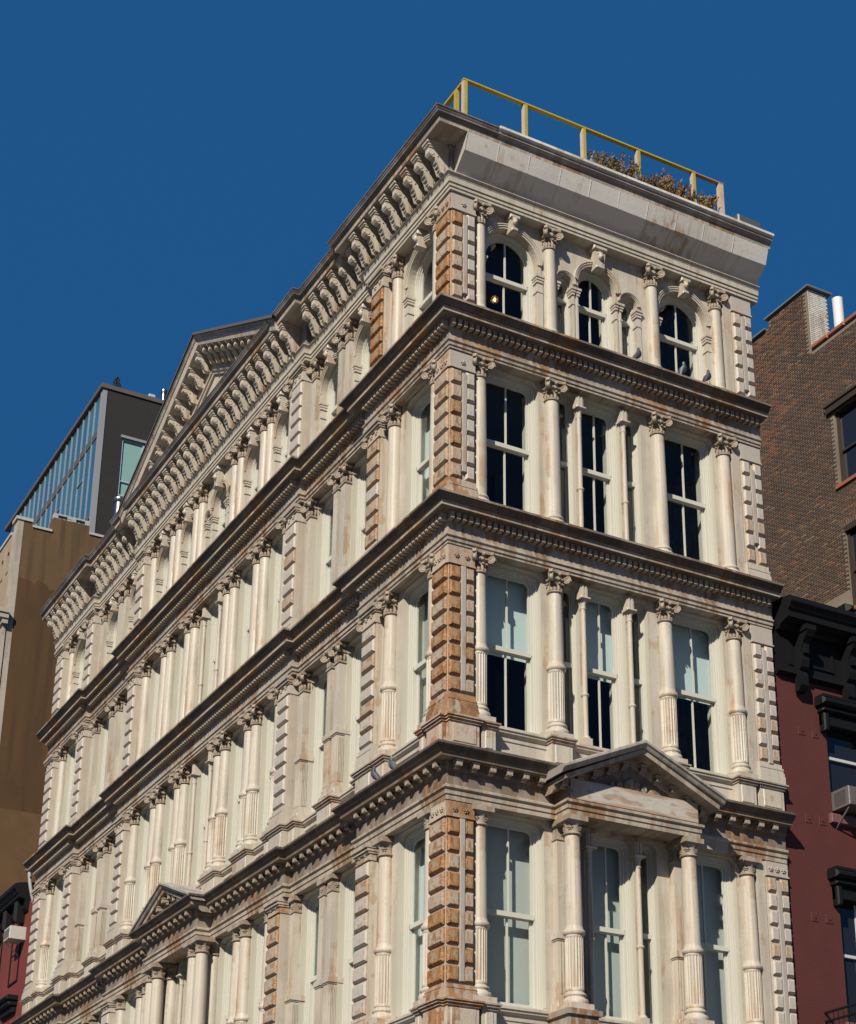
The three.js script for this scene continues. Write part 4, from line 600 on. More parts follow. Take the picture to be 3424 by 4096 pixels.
{ // pigeons
  const grey = mat([0.17, 0.19, 0.22], { rough: 0.7, bump: 0 }), dark = mat([0.055, 0.06, 0.075], { rough: 0.6, bump: 0 }), green = mat([0.045, 0.085, 0.075], { rough: 0.35, bump: 0 }), pink = mat([0.35, 0.12, 0.09], { rough: 0.7, bump: 0 });
  const proto = (bodyMat, label) => {
    const t = thing('pigeon', label, 'pigeon', [0, 0, 0], 'pigeons resting on the building');
    part('body', loft([[-0.21, 0.045, 0.02, 0.004], [-0.17, 0.06, 0.032, 0.008], [-0.11, 0.085, 0.04, 0.022], [-0.06, 0.105, 0.055, 0.045], [0, 0.125, 0.068, 0.066], [0.05, 0.145, 0.064, 0.068], [0.09, 0.175, 0.048, 0.055], [0.107, 0.21, 0.034, 0.038], [0.115, 0.235, 0.029, 0.031], [0.128, 0.255, 0.027, 0.028], [0.148, 0.262, 0.02, 0.021], [0.163, 0.258, 0.008, 0.009]]), bodyMat, t);
    part('neck_feathers', loft([[0.088, 0.178, 0.049, 0.056], [0.105, 0.208, 0.036, 0.040], [0.113, 0.232, 0.0305, 0.033]]), green, t);
    for (const s of [-1, 1]) { part('wing', moved(loft([[-0.2, 0.075, 0.004, 0.008], [-0.12, 0.10, 0.012, 0.03], [-0.03, 0.13, 0.018, 0.05], [0.05, 0.155, 0.016, 0.045], [0.08, 0.165, 0.006, 0.02]], 8), 0, 0, s * 0.054), dark, t); part('leg', merge([moved(new THREE.CylinderGeometry(0.006, 0.006, 0.07, 5), 0.01, 0.035, s * 0.025), box(-0.01, 0.045, 0, 0.008, s * 0.025 - 0.012, s * 0.025 + 0.012)]), pink, t); }
    part('beak', moved(new THREE.ConeGeometry(0.008, 0.03, 6), 0.178, 0.255, 0, 0, 0, -Math.PI / 2), dark, t);
    for (const m of t.children) if (m.name !== 'leg') m.geometry = m.geometry.clone().translate(0, -0.09, 0).rotateZ(0.62).translate(0.0, 0.125, 0); return t;
  };
  const a = proto(grey, 'pale grey pigeon on the ledge before the right-hand arched window'), b = proto(dark, 'dark pigeon crouching on the ledge under the rightmost thin column of the top storey');
  const put = (src, x, y, z, ry, label, s = 1) => { const o = label ? src.clone() : src; if (label) { o.name = numbered('pigeon'); scene.add(o); o.userData = { ...src.userData, label }; } o.position.set(x, y, z); o.rotation.y = ry; o.scale.setScalar(s); };
  put(a, 5.36, 22.02, 0.38, 0.3); put(b, 5.98, 22.02, 0.40, 0.2);
  put(b, 4.24, 22.02, 0.34, 0.0, 'dark pigeon on the ledge in front of the narrow arched side light');
  put(a, 3.1, 26.28, 0.55, 2.8, 'plump grey pigeon on the roof edge at the left end of the dry shrubs');
  put(b, 4.16, 26.28, 0.62, 1.2, 'black pigeon on the roof edge at the foot of the yellow post among the shrubs');
  put(b, -0.24, 12.83, -2.36, 2.2, 'dark pigeon looking down from the low ledge beside the second pedestal on the long side');
  put(a, -0.2, 12.83, -1.72, 2.0, 'grey pigeon half hidden behind the edge of the low ledge on the long side');
}
{ // lamp seen through the first arched window
  const t = thing('pendant_lamp', 'small lit caged bulb hanging behind the first arched window', 'lamp', [1.52, 23.34, -0.86]);
  const iron = mat([0.12, 0.06, 0.02], { rough: 0.6, bump: 0 });
  part('cord', moved(new THREE.CylinderGeometry(0.004, 0.004, 1.4, 5), 0, 0.82, 0), iron, t);
  const cage = []; for (let i = 0; i < 4; i++) cage.push(moved(new THREE.TorusGeometry(0.085, 0.006, 5, 18), 0, 0, 0, 0, i * Math.PI / 4, 0)); cage.push(moved(new THREE.TorusGeometry(0.085, 0.006, 5, 18), 0, 0, 0, Math.PI / 2, 0, 0)); part('cage', cage, iron, t);
  part('bulb', moved(new THREE.SphereGeometry(0.035, 10, 8), 0, 0, 0, 0, 0, 0, [1, 1.3, 1]), new THREE.MeshStandardMaterial({ color: 0x221100, emissive: new THREE.Color(1.0, 0.55, 0.18), emissiveIntensity: 3.0 }), t);
  const l = new THREE.PointLight(new THREE.Color(1, 0.6, 0.25), 0.08); l.position.set(1.52, 23.34, -0.86); l.castShadow = true; l.shadow.radius = 1.5; scene.add(l);
}
function pipe(parent, name, x, z, r, y0, y1, m, cap) { part(name, planar(lathe([[r, y0], [r, y1]], 20).translate(x, 0, z)), m, parent); if (cap) part('rain_cap', planar(lathe([[r + 0.01, y1 - 0.16], [r * 1.35, y1 - 0.12], [r * 1.35, y1], [r * 1.2, y1 + 0.03], [0.01, y1 + 0.06]], 20).translate(x, 0, z)), m, parent); }
const steel = new THREE.MeshStandardMaterial({ color: new THREE.Color(0.22, 0.225, 0.23), metalness: 0.95, roughness: 0.3 });
{ const t = thing('metal_flue', 'shiny steel flue with a round cap behind the main cornice', 'flue'); pipe(t, 'pipe', 1.9, -27.2, 0.2, 16, 31.55, steel, true); }
{ const t = thing('drainpipe', 'short grey drainpipe elbow at the far end of the second ledge', 'drainpipe'); const c = new THREE.CatmullRomCurve3([[-0.12, 17.75, -26.95], [-0.14, 17.72, -26.7], [-0.13, 17.6, -26.62], [-0.08, 17.1, -26.5], [0.05, 16.6, -26.45]].map((p) => new THREE.Vector3(...p))); part('pipe', new THREE.TubeGeometry(c, 24, 0.06, 8), mat([0.3, 0.3, 0.3], { rough: 0.6 }), t); part('collar', moved(new THREE.TorusGeometry(0.07, 0.02, 6, 12), -0.13, 17.6, -26.62, Math.PI / 2.3, 0, 0), steel, t); }

// ================================================================ NEIGHBOURS
const simpleWin = (parent, place, w, h, frameMat, glassMat, o = {}) => { // sash window standing in a plane facing +z, then turned by place()
  const g = group('window', parent); place(g); const s = new THREE.Shape(); s.moveTo(0, 0); s.lineTo(w, 0); s.lineTo(w, h); s.lineTo(0, h); s.lineTo(0, 0); const t = o.t ?? 0.07, p = new THREE.Path(); p.moveTo(t, t); p.lineTo(w - t, t); p.lineTo(w - t, h - t); p.lineTo(t, h - t); p.lineTo(t, t); s.holes.push(p);
  part('frame', planar(strip(ext(s, 0.12).translate(0, 0, -0.1))), frameMat, g);
  const r = (o.rail ?? 0.5) * h; part('pane', moved(new THREE.PlaneGeometry(w - 2 * t, r - t), w / 2, (t + r) / 2, -0.07), glassMat, g); part('pane', moved(new THREE.PlaneGeometry(w - 2 * t, h - t - r), w / 2, (h - t + r) / 2, -0.04), o.upper ?? glassMat, g);
  part('meeting_rail', planar(strip(box(t, w - t, r - 0.03, r + 0.03, -0.09, -0.01))), o.railMat ?? frameMat, g); if (o.muntin) part('muntin', planar(strip(box(w / 2 - 0.018, w / 2 + 0.018, t, h - t, -0.065, -0.02))), o.railMat ?? frameMat, g); return g;
};
const black = new THREE.MeshPhysicalMaterial({ color: new THREE.Color(0.006, 0.0063, 0.0072), roughness: 0.6, specularIntensity: 0.35 });
const redBrick = (seed, c0) => { // painted brick: flat red paint over faint courses
  const f = field(512, 6, 6, 5, seed), f2 = field(512, 128, 128, 2, seed + 1);
  const m = mat(texture(512, (i, c) => { const k = 1 + (f[i] - 0.5) * 0.35 + (f2[i] - 0.5) * 0.12; for (let j = 0; j < 3; j++) c[j] = c0[j] * k; }, 3), { rough: 0.6 });
  m.bumpMap = texture(512, (i, c, u, v) => { const row = Math.floor(v * 30), fv = v * 30 - row, fu = ((u * 10 + (row % 2) * 0.5) % 1 + 1) % 1; const e = Math.min(smooth(0, 0.12, fv), smooth(0, 0.05, fu)); c[0] = c[1] = c[2] = 0.3 + 0.6 * e + (f2[i] - 0.5) * 0.2; }, [2.1, 2.05], false); m.roughness = 0.8; m.bumpScale = 0.005; return m;
};
{ // red house on the right
  const h = thing('red_brick_house', 'dark red painted brick house with heavy black cornice beside the short side', 'house');
  const red = redBrick(61, [0.088, 0.0165, 0.0135]), x0 = 7.62, x1 = 15.18, zf = -0.1;
  // front wall around two columns of windows
  const s = new THREE.Shape(); s.moveTo(x0, 0); s.lineTo(x1, 0); s.lineTo(x1, 16.1); s.lineTo(x0, 16.1); s.lineTo(x0, 0);
  const wins = []; for (const wx of [8.92, 10.95, 12.98]) for (const [y, hh] of [[13.14, 1.95], [8.9, 2.5], [4.7, 2.6]]) { wins.push([wx, y, hh]); const p = new THREE.Path(); p.moveTo(wx, y); p.lineTo(wx + 1.05, y); p.lineTo(wx + 1.05, y + hh); p.lineTo(wx, y + hh); p.lineTo(wx, y); s.holes.push(p); }
  part('wall', planar(strip(ext(s, 0.35).translate(0, 0, zf - 0.35))), red, h);
  part('wall', planar(merge([box(x0, x1, 0, 16.6, -12, zf - 0.9)])), M.inside, h);
  part('roof', planar(merge([box(x0, x1, 16.3, 16.75, -12, zf - 0.02)])), M.tar, h);
  const bMat = black, sky1 = M.darkGlass, alu = mat([0.55, 0.56, 0.57], { rough: 0.4 });
  for (const [wx, y, hh] of wins) {
    simpleWin(h, (g) => g.position.set(wx, y, zf - 0.12), 1.05, hh, black, M.darkGlass, { t: 0.05, muntin: y < 12, railMat: alu, rail: y < 12 ? 0.55 : 0.66 });
    const g = group('window_hood', h, wx, y + hh, zf); part('hood', planar(merge([frustum(-0.16, 1.21, -0.06, 0.22, -0.05, 0.1, 0.02), frustum(-0.2, 1.25, 0.22, 0.34, -0.05, 0.2, 0.03), frustum(-0.26, 1.31, 0.34, 0.5, -0.05, 0.3, 0.05), box(-0.24, 1.29, 0.5, 0.56, -0.05, 0.27)])), black, g); for (const bx of [-0.1, 1.05]) part('corbel', planar(frustum(bx - 0.06, bx + 0.08, -0.2, 0.2, -0.05, 0.17, 0.03)), black, g);
    part('sill', planar(frustum(wx - 0.1, wx + 1.15, y - 0.2, y - 0.003, zf - 0.1, zf + 0.1, 0.015)), mat([0.16, 0.07, 0.07], { rough: 0.7 }), h);
  }
  const pts = [[8.27, 14.82], [8.63, 14.82], [8.29, 12.94], [8.65, 12.95], [8.27, 10.91], [8.63, 10.92]];
  for (const [x, y] of pts) { const g = group('tie_plate', h, x, y, zf); part('plate', frustum(-0.09, 0.09, -0.09, 0.09, -0.02, 0.012, 0.008), red, g); part('bolt', moved(new THREE.CylinderGeometry(0.014, 0.02, 0.03, 8), 0, 0, 0.02, Math.PI / 2), red, g); }
  // cornice
  const cg = group('cornice', h), path = [[x0 + 0.06, zf], [x1, zf]];
  part('frieze_board', sweep(path, [[-0.1, 17.0], [0.09, 17.0], [0.09, 16.1], [0.13, 16.08], [0.14, 16.0], [0.05, 15.95], [-0.1, 15.95]]), black, cg);
  part('corona', sweep(path, [[-0.3, 17.62], [0.60, 17.5], [0.66, 17.46], [0.67, 17.36], ...cyma(0.66, 17.34, 0.54, 17.22, 4), [0.52, 17.2], [0.52, 17.06], [0.40, 17.02], [0.26, 16.98], [0.2, 16.9], [-0.3, 16.9]]), black, cg);
  for (let i = 0; i < 6; i++) { const x = x0 + 0.62 + i * 1.25; const sh = new THREE.Shape([[0, 0], [0.5, 0], [0.52, -0.1], [0.44, -0.22], [0.34, -0.3], [0.28, -0.42], [0.26, -0.56], [0.28, -0.7], [0.24, -0.84], [0.16, -0.9], [0.2, -1.0], [0.2, -1.22], [0.12, -1.32], [0, -1.34]].map(([p, q]) => new THREE.Vector2(p, q))); part('bracket', planar(merge([ext(sh, 0.2).rotateY(-Math.PI / 2).translate(x + 0.1, 16.96, zf + 0.05), box(x - 0.13, x + 0.13, 16.86, 16.97, zf + 0.05, zf + 0.56), box(x - 0.06, x + 0.06, 16.4, 16.6, zf + 0.25, zf + 0.38)])), black, cg);
    const px = x + 0.3; const fr = [box(px, px + 0.62, 16.24, 16.30, zf + 0.09, zf + 0.125), box(px, px + 0.62, 16.66, 16.72, zf + 0.09, zf + 0.125), box(px, px + 0.06, 16.303, 16.657, zf + 0.09, zf + 0.125), box(px + 0.56, px + 0.62, 16.303, 16.657, zf + 0.09, zf + 0.125)]; part('panel_frame', planar(merge(fr)), black, cg); }
  { const fr = [box(7.95, 8.1, 16.2, 16.75, zf + 0.09, zf + 0.11)]; part('panel_frame', planar(merge(fr)), black, cg); }
  part('peak', planar(frustum(9.25, 9.5, 17.5, 17.72, -0.05, 0.5, 0.09)), black, cg);
  // fire escape landing, lower right
  const fe = group('fire_escape', h), bars = []; for (let x = 8.36; x < 12; x += 0.13) bars.push(moved(new THREE.CylinderGeometry(0.009, 0.009, 0.72, 5), x, 8.68, 0.85)); for (const y of [8.35, 8.86, 9.03]) bars.push(box(8.34, 12, y - 0.018, y + 0.018, 0.83, 0.87)); for (let z = 0; z < 0.85; z += 0.14) bars.push(moved(new THREE.CylinderGeometry(0.009, 0.009, 0.72, 5), 8.35, 8.68, z)); for (const y of [8.35, 8.86, 9.03]) bars.push(box(8.33, 8.37, y - 0.018, y + 0.018, zf, 0.85));
  part('balustrade', bars, black, fe); const sc = []; for (let x = 8.42; x < 12; x += 0.26) sc.push(moved(new THREE.TorusGeometry(0.06, 0.009, 4, 12), x, 8.945, 0.85)); part('scrollwork', sc, black, fe);
}
function airUnit(name, label, pos, ry, name2) { // housing with louvred sides and a strut
  const t = thing(name, label, 'air conditioner', pos); t.rotation.y = ry; const w = mat(name2 ?? [0.50, 0.48, 0.44], { rough: 0.5 }), d = mat([0.1, 0.1, 0.1], { rough: 0.6 });
  part('housing', planar(frustum(0, 0.66, 0, 0.40, -0.05, 0.5, 0.015)), w, t); const lv = []; for (let i = 0; i < 9; i++) lv.push(box(-0.008, 0.0, 0.06 + i * 0.034, 0.075 + i * 0.034, 0.06, 0.40)); part('side_louvre', lv, d, t); const fg = []; for (let i = 0; i < 14; i++) fg.push(box(0.06 + i * 0.04, 0.075 + i * 0.04, 0.05, 0.34, 0.5, 0.507)); part('front_grille', fg, d, t);
  part('strut', moved(box(-0.015, 0.015, -0.58, 0, -0.015, 0.015), 0.05, 0.0, 0.46, 0.9, 0, 0), w, t); return t;
}
airUnit('air_conditioner', 'weathered grey window air conditioner in the right-hand red house', [8.95, 13.22, -0.1], 0, [0.13, 0.115, 0.11]);
{ // tall brick building behind the red house
  const b = thing('tall_brick_building', 'tall brown brick building with whitewashed chimney behind the red house', 'building'), X = 15.2;
  const mortar = mat(texture(512, ((f, g) => (i, c) => { const k = 1 + (f[i] - 0.5) * 0.5 + (g[i] - 0.5) * 0.25; c[0] = 0.20 * k; c[1] = 0.165 * k; c[2] = 0.125 * k; })(field(512, 4, 4, 5, 71), field(512, 64, 64, 3, 72)), 3), { rough: 0.95 });
  const s = new THREE.Shape(); // drawn in (-z, y)
  s.moveTo(0.1, 0); s.lineTo(14, 0); s.lineTo(14, 31.2); s.lineTo(9.2, 31.75); s.lineTo(8.22, 31.75); s.lineTo(8.22, 32.06); s.lineTo(6.48, 32.06); s.lineTo(6.48, 29.95); s.lineTo(0.1, 29.95); s.lineTo(0.1, 0);
  const WN = [[4.8, 25.3, 1.02, 2.28, 0], [4.78, 21.6, 1.0, 2.4, 1], [1.5, 25.3, 1.02, 2.28, 0], [1.5, 21.6, 1.0, 2.4, 1]];
  for (const [z, y, w, h] of WN) { const p = new THREE.Path(); p.moveTo(z, y); p.lineTo(z + w, y); p.lineTo(z + w, y + h); p.lineTo(z, y + h); p.lineTo(z, y); s.holes.push(p); }
  part('wall', planar(strip(ext(s, 0.5).rotateY(Math.PI / 2).translate(X + 0.0, 0, 0))), mortar, b);
  part('chimney_stack', planar(merge([box(X + 0.5, X + 0.72, 29.0, 32.06, -8.2, -6.48)])), mortar, b); part('wall', planar(merge([box(X + 0.9, X + 12, 0, 29.6, -14, -0.2)])), M.inside, b); part('roof', planar(merge([box(X + 0.5, X + 12, 29.5, 29.7, -14, -0.1)])), M.tar, b);
  const col = (R, y, z) => { const t = R(), patch = fC[(Math.floor((y * 40) % N) * N + Math.floor((-z * 60) % N))]; if (patch > 0.57 ? t < 0.42 : t < 0.09) return [0.16 + 0.07 * R(), 0.07 + 0.03 * R(), 0.04]; if (t > 0.985) return [0.19, 0.145, 0.10]; const k = 0.75 + 0.65 * R(); return [0.078 * k, 0.046 * k, 0.033 * k]; };
  const bg = frustum(-0.094, 0.094, -0.0235, 0.0235, 0, 0.012, 0.005), R = rng(321), list = [];
  for (let r = 0; r < 150; r++) for (let k = 0; k < 28; k++) {
    const y = 22.2 + r * 0.0655, z = -(4.2 + k * 0.206 + (r % 2) * 0.103), top = z > -6.46 ? 29.8 : z > -8.2 ? 32.0 : 31.7; if (y > top || z < -9.4 || (z > -6.58 && z < -6.38 && y > 29.9)) continue;
    if (WN.some(([wz, wy, w, h, a]) => -z > wz - 0.06 && -z < wz + w + 0.06 && y > wy - 0.03 && y < wy + h + (a ? 0.22 : 0.26))) continue; list.push([y, z]);
  }
  list.sort((p, q) => q[1] - p[1]);
  const mats = Array.from({ length: 14 }, () => { const m = mat(col(R, 24 + R() * 6, -5 - R()), { rough: 0.9 }); return m; });
  list.slice(0, 300).forEach(([y, z]) => { const m = part('brick', bg, mats[Math.floor(R() * 14)], b); m.position.set(X, y, z); m.rotation.y = -Math.PI / 2; });
  const im = new THREE.InstancedMesh(bg, mat([1, 1, 1], { rough: 0.9 }), list.length - 300), mm = new THREE.Matrix4(), cc = new THREE.Color(); im.name = 'brick_course'; im.userData.kind = 'stuff';
  list.slice(300).forEach(([y, z], i) => { mm.makeRotationY(-Math.PI / 2); mm.setPosition(X - 0.002 * R(), y + 0.004 * (R() - 0.5), z + 0.006 * (R() - 0.5)); im.setMatrixAt(i, mm); im.setColorAt(i, cc.setRGB(...col(R, y, z))); }); im.castShadow = im.receiveShadow = true; b.add(im);
  const white = mat(paintTex([0.62, 0.60, 0.56], { rust: 0.12, streak: 0.2, dirt: 0.4 }), { rough: 0.8 }); const wb = []; for (let r = 0; r < 31; r++) for (let k = 0; k < 4; k++) { const x0 = X + 0.004 + k * 0.19 - (r % 2) * 0.095, a = Math.max(X + 0.004, x0), e = Math.min(X + 0.71, x0 + 0.182); if (e - a > 0.03) wb.push(frustum(a, e, 29.97 + r * 0.067, 30.03 + r * 0.067, -6.482, -6.466 + 0.004 * R(), 0.006)); }
  const wm = part('whitewashed_brick', planar(merge(wb)), white, b); wm.userData.kind = 'stuff';
  const tc = mat([0.30, 0.10, 0.045], { rough: 0.7 }), lead = mat([0.13, 0.17, 0.19], { rough: 0.5 });
  for (let i = 0; i < 9; i++) part('coping_tile', planar(frustum(0, 0.68, 0, 0.15, -0.3, 0.07, 0.03).rotateY(-Math.PI / 2).translate(X, 29.952, -6.44 + i * 0.7)), tc, b);
  part('chimney_cap', planar(merge([box(X - 0.09, X + 0.82, 32.063, 32.12, -8.32, -6.36)])), lead, b); part('parapet_cap', planar(merge([box(X - 0.09, X + 0.5, 31.753, 31.81, -9.2, -8.33)])), lead, b);
  const brown = mat([0.045, 0.03, 0.02], { rough: 0.5 });
  for (const [z, y, w, h, a] of WN) {
    simpleWin(b, (g) => { g.position.set(X + 0.1, y, -(z + w)); g.rotation.y = -Math.PI / 2; }, w, h, brown, M.darkGlass, { t: 0.09, rail: 0.46 });
    if (a) { for (let i = 0; i < 15; i++) { const t = (i / 14 - 0.5) * 1.15; part('arch_brick', planar(frustum(-0.03, 0.03, 0, 0.2, -0.06, 0.015, 0.005).rotateZ(-t * 0.55).translate(t, -t * t * 0.14, 0).rotateY(-Math.PI / 2).translate(X, y + h + 0.03, -(z + w / 2))), mats[i % 14], b); } part('arch_head', planar(box(X - 0.01, X + 0.1, y + h - 0.14, y + h + 0.02, -(z + w) - 0.04, -z + 0.04)), brown, b); }
    else part('lintel', planar(merge([box(X - 0.1, X + 0.1, y + h + 0.003, y + h + 0.20, -(z + w) - 0.22, -z + 0.22), box(X - 0.14, X + 0.1, y + h + 0.2, y + h + 0.26, -(z + w) - 0.26, -z + 0.26)])), brown, b);
    part('sill', planar(merge([box(X - 0.07, X + 0.1, y - 0.1, y - 0.003, -(z + w) - 0.1, -z + 0.1)])), tc, b);
  }
}
{ const t = thing('white_vent_pipe', 'plain white vent pipe standing behind the whitewashed chimney', 'vent pipe'); pipe(t, 'pipe', 15.78, -5.9, 0.15, 29.7, 31.52, mat([0.72, 0.73, 0.74], { rough: 0.4, bump: 0 })); part('rim', planar(lathe([[0.15, 31.51], [0.158, 31.53], [0.13, 31.54], [0.125, 31.4]], 20).translate(15.78, 0, -5.9)), mat([0.6, 0.61, 0.62], { rough: 0.4, bump: 0 }), t); }
{ // red house on the left, next to the far end of the long side
  const h = thing('far_red_house', 'narrow red brick house with black cornice at the far end of the long side', 'house'), red = redBrick(81, [0.15, 0.022, 0.016]), z0 = -33.75, z1 = -26.3;
  part('wall', planar(merge([box(0, 14, 0, 16.7, z0, z1)])), red, h);
  const cg = group('cornice', h); part('corona', sweep([[0, z0], [0, -26.72]], [[-0.2, 17.35], [0.42, 17.25], [0.52, 17.2], [0.52, 17.08], ...cyma(0.5, 17.06, 0.36, 16.92, 4), [0.34, 16.82], [0.14, 16.76], [0.12, 16.5], [0.05, 16.4], [-0.2, 16.4]]), black, cg); for (let i = 0; i < 6; i++) part('bracket', planar(frustum(-0.1, 0.1, 16.1, 16.8, 0, 0.34, 0.08).rotateY(-Math.PI / 2).translate(0, 0, -27.2 - i * 1.25)), black, cg);
  for (const y of [13.3, 9.3]) for (let i = 0; i < 3; i++) { const z = -28.25 - i * 2.2; simpleWin(h, (g) => { g.position.set(-0.012, y - (i === 9 ? 1 : 0) + (y > 10 ? 1.0 : 0.9) - 0.0 - (y > 10 ? 0 : 0), z); g.rotation.y = -Math.PI / 2; }, 1.0, 1.9, black, M.darkGlass, { t: 0.06 }); }
  for (let i = 0; i < 3; i++) { const z = -28.35 - i * 2.2; const g = group('window_hood', h, 0, 13.3, z); g.rotation.y = -Math.PI / 2; part('hood', planar(merge([frustum(-0.1, 1.3, 0, 0.2, -0.03, 0.14, 0.02), frustum(-0.15, 1.35, 0.2, 0.36, -0.03, 0.28, 0.04), frustum(-0.2, 1.4, 0.36, 0.5, -0.03, 0.38, 0.05)])), black, g); }
}
{ const t = airUnit('air_conditioner', 'white window air conditioner on a strut in the far-left red house', [0, 15.5, -27.47], -Math.PI / 2); t.rotation.y = -Math.PI / 2; }
{ // brown stuccoed building beyond
  const b = thing('brown_stucco_building', 'tall brown building with a bare stuccoed side wall and tan brick front', 'building'), Z = -33.8;
  const stucco = (seed, c0, st) => { const f = field(512, 5, 4, 5, seed), g = field(512, 32, 2, 4, seed + 1), q = field(512, 128, 128, 2, seed + 2); return mat(texture(512, (i, c) => { const k = (1 + (f[i] - 0.5) * 0.5 + (q[i] - 0.5) * 0.12) * (1 - st * smooth(0.45, 0.7, g[i] * 0.6 + f[i] * 0.4)); for (let j = 0; j < 3; j++) c[j] = c0[j] * k; }, 7), { rough: 0.9 }); };
  const lo = stucco(91, [0.082, 0.040, 0.0105], 0.3), up = stucco(95, [0.118, 0.069, 0.028], 0.4), tan = redBrick(99, [0.34, 0.265, 0.19]), low = redBrick(103, [0.115, 0.06, 0.02]), stone = mat(paintTex([0.40, 0.36, 0.31], { rust: 0, streak: 0.1, dirt: 0.3 }), { rough: 0.8 }), grey = mat([0.42, 0.42, 0.41], { rough: 0.7 });
  { const R = rng(64), top = []; for (let x = 22; x > 0.27; x -= 0.12) top.push(new THREE.Vector2(x, 30.95 + 0.10 * Math.sin(x * 2.3) + 0.07 * Math.sin(x * 7.1) + 0.05 * R() + (R() > 0.9 ? -0.25 * R() : 0))); const sh = new THREE.Shape([new THREE.Vector2(0.26, 22), new THREE.Vector2(22, 22), ...top, new THREE.Vector2(0.26, 31.0)]); part('stained_render', planar(strip(ext(sh, 0.3).translate(0, 0, Z - 0.296))), lo, b); } part('side_wall', planar(merge([box(0.262, 22, 0, 21.998, Z - 0.6, Z + 0.002)])), low, b);
  const s = new THREE.Shape([[0.26, 21.999], [22, 21.999], [22, 33.5], [2.78, 33.5], [2.78, 33.86], [1.36, 33.86], [1.36, 33.22], [0.58, 33.22], [0.58, 33.42], [0.26, 33.42]].map(([x, y]) => new THREE.Vector2(x, y))); part('side_wall', planar(strip(ext(s, 0.5).translate(0, 0, Z - 0.501))), up, b);
  part('corner_strip', planar(merge([box(0.03, 0.258, 0, 33.42, Z - 0.5, Z + 0.004)])), stone, b);
  const fs = new THREE.Shape([[34.3, 0], [48, 0], [48, 33.0], [34.3, 33.0]].map(([x, y]) => new THREE.Vector2(x, y))); for (const u of [34.62, 35.42, 36.22, 37.0]) { const p = new THREE.Path(); p.moveTo(u - 0.15, 31.95); p.lineTo(u + 0.15, 31.95); p.lineTo(u + 0.15, 32.25); p.absarc(u, 32.25, 0.15, 0, Math.PI, false); p.lineTo(u - 0.15, 31.95); fs.holes.push(p); }
  part('front_wall', planar(strip(ext(fs, 0.4).rotateY(Math.PI / 2).translate(0, 0, 0))), tan, b); part('niche_back', planar(merge([box(0.41, 0.5, 0, 33.0, -48, -34.32)])), mat([0.12, 0.09, 0.07], { rough: 0.9 }), b);
  for (const u of [34.55, 35.3, 36.1]) part('slot', planar(merge([box(-0.012, 0.03, 31.42, 31.5, -u - 0.14, -u + 0.14)])), M.flash, b);
  part('hood_cornice', planar(merge([box(-0.42, 0.02, 29.4, 29.58, -40, -33.5), box(-0.32, 0.02, 29.2, 29.4, -40, -33.55), box(-0.2, 0.02, 29.0, 29.2, -40, -33.6)])), stone, b); part('front_pilaster', planar(merge([box(-0.12, 0.0, 0, 28.99, -34.6, -33.75)])), stone, b);
  const pane = M.darkGlass; for (const y of [24.5, 19.8]) simpleWin(b, (g) => { g.position.set(-0.02, y, -36.2); g.rotation.y = -Math.PI / 2; g.scale.x = 1; }, 1.3, 3.4, black, pane, { t: 0.1 });
  part('coping', planar(merge([box(-0.04, 0.60, 33.43, 33.56, Z - 0.55, Z + 0.05)])), grey, b); part('coping', planar(merge([box(0.60, 1.35, 33.225, 33.32, Z - 0.55, Z + 0.05)])), grey, b); part('coping', planar(merge([box(2.79, 22, 33.503, 33.6, Z - 0.55, Z + 0.05)])), grey, b); part('coping', planar(merge([box(-0.05, 0.5, 33.003, 33.12, -48, Z - 0.56)])), grey, b);
  const R = rng(77); for (let i = 0; i < 3; i++) for (let k = 0; k < 8; k++) { const x = 1.37 + k * 0.175; if (i < 2 && (k === 1 || k === 2 || k === 5 || k === 6)) continue; part('loose_brick', planar(box(x, x + 0.165, 33.865 + i * 0.07, 33.928 + i * 0.07, Z - 0.2, Z + 0.02 * R())), grey, b); }
  part('roof', planar(merge([box(0.5, 22, 32.7, 32.9, -55, Z - 0.5)])), M.tar, b);
}
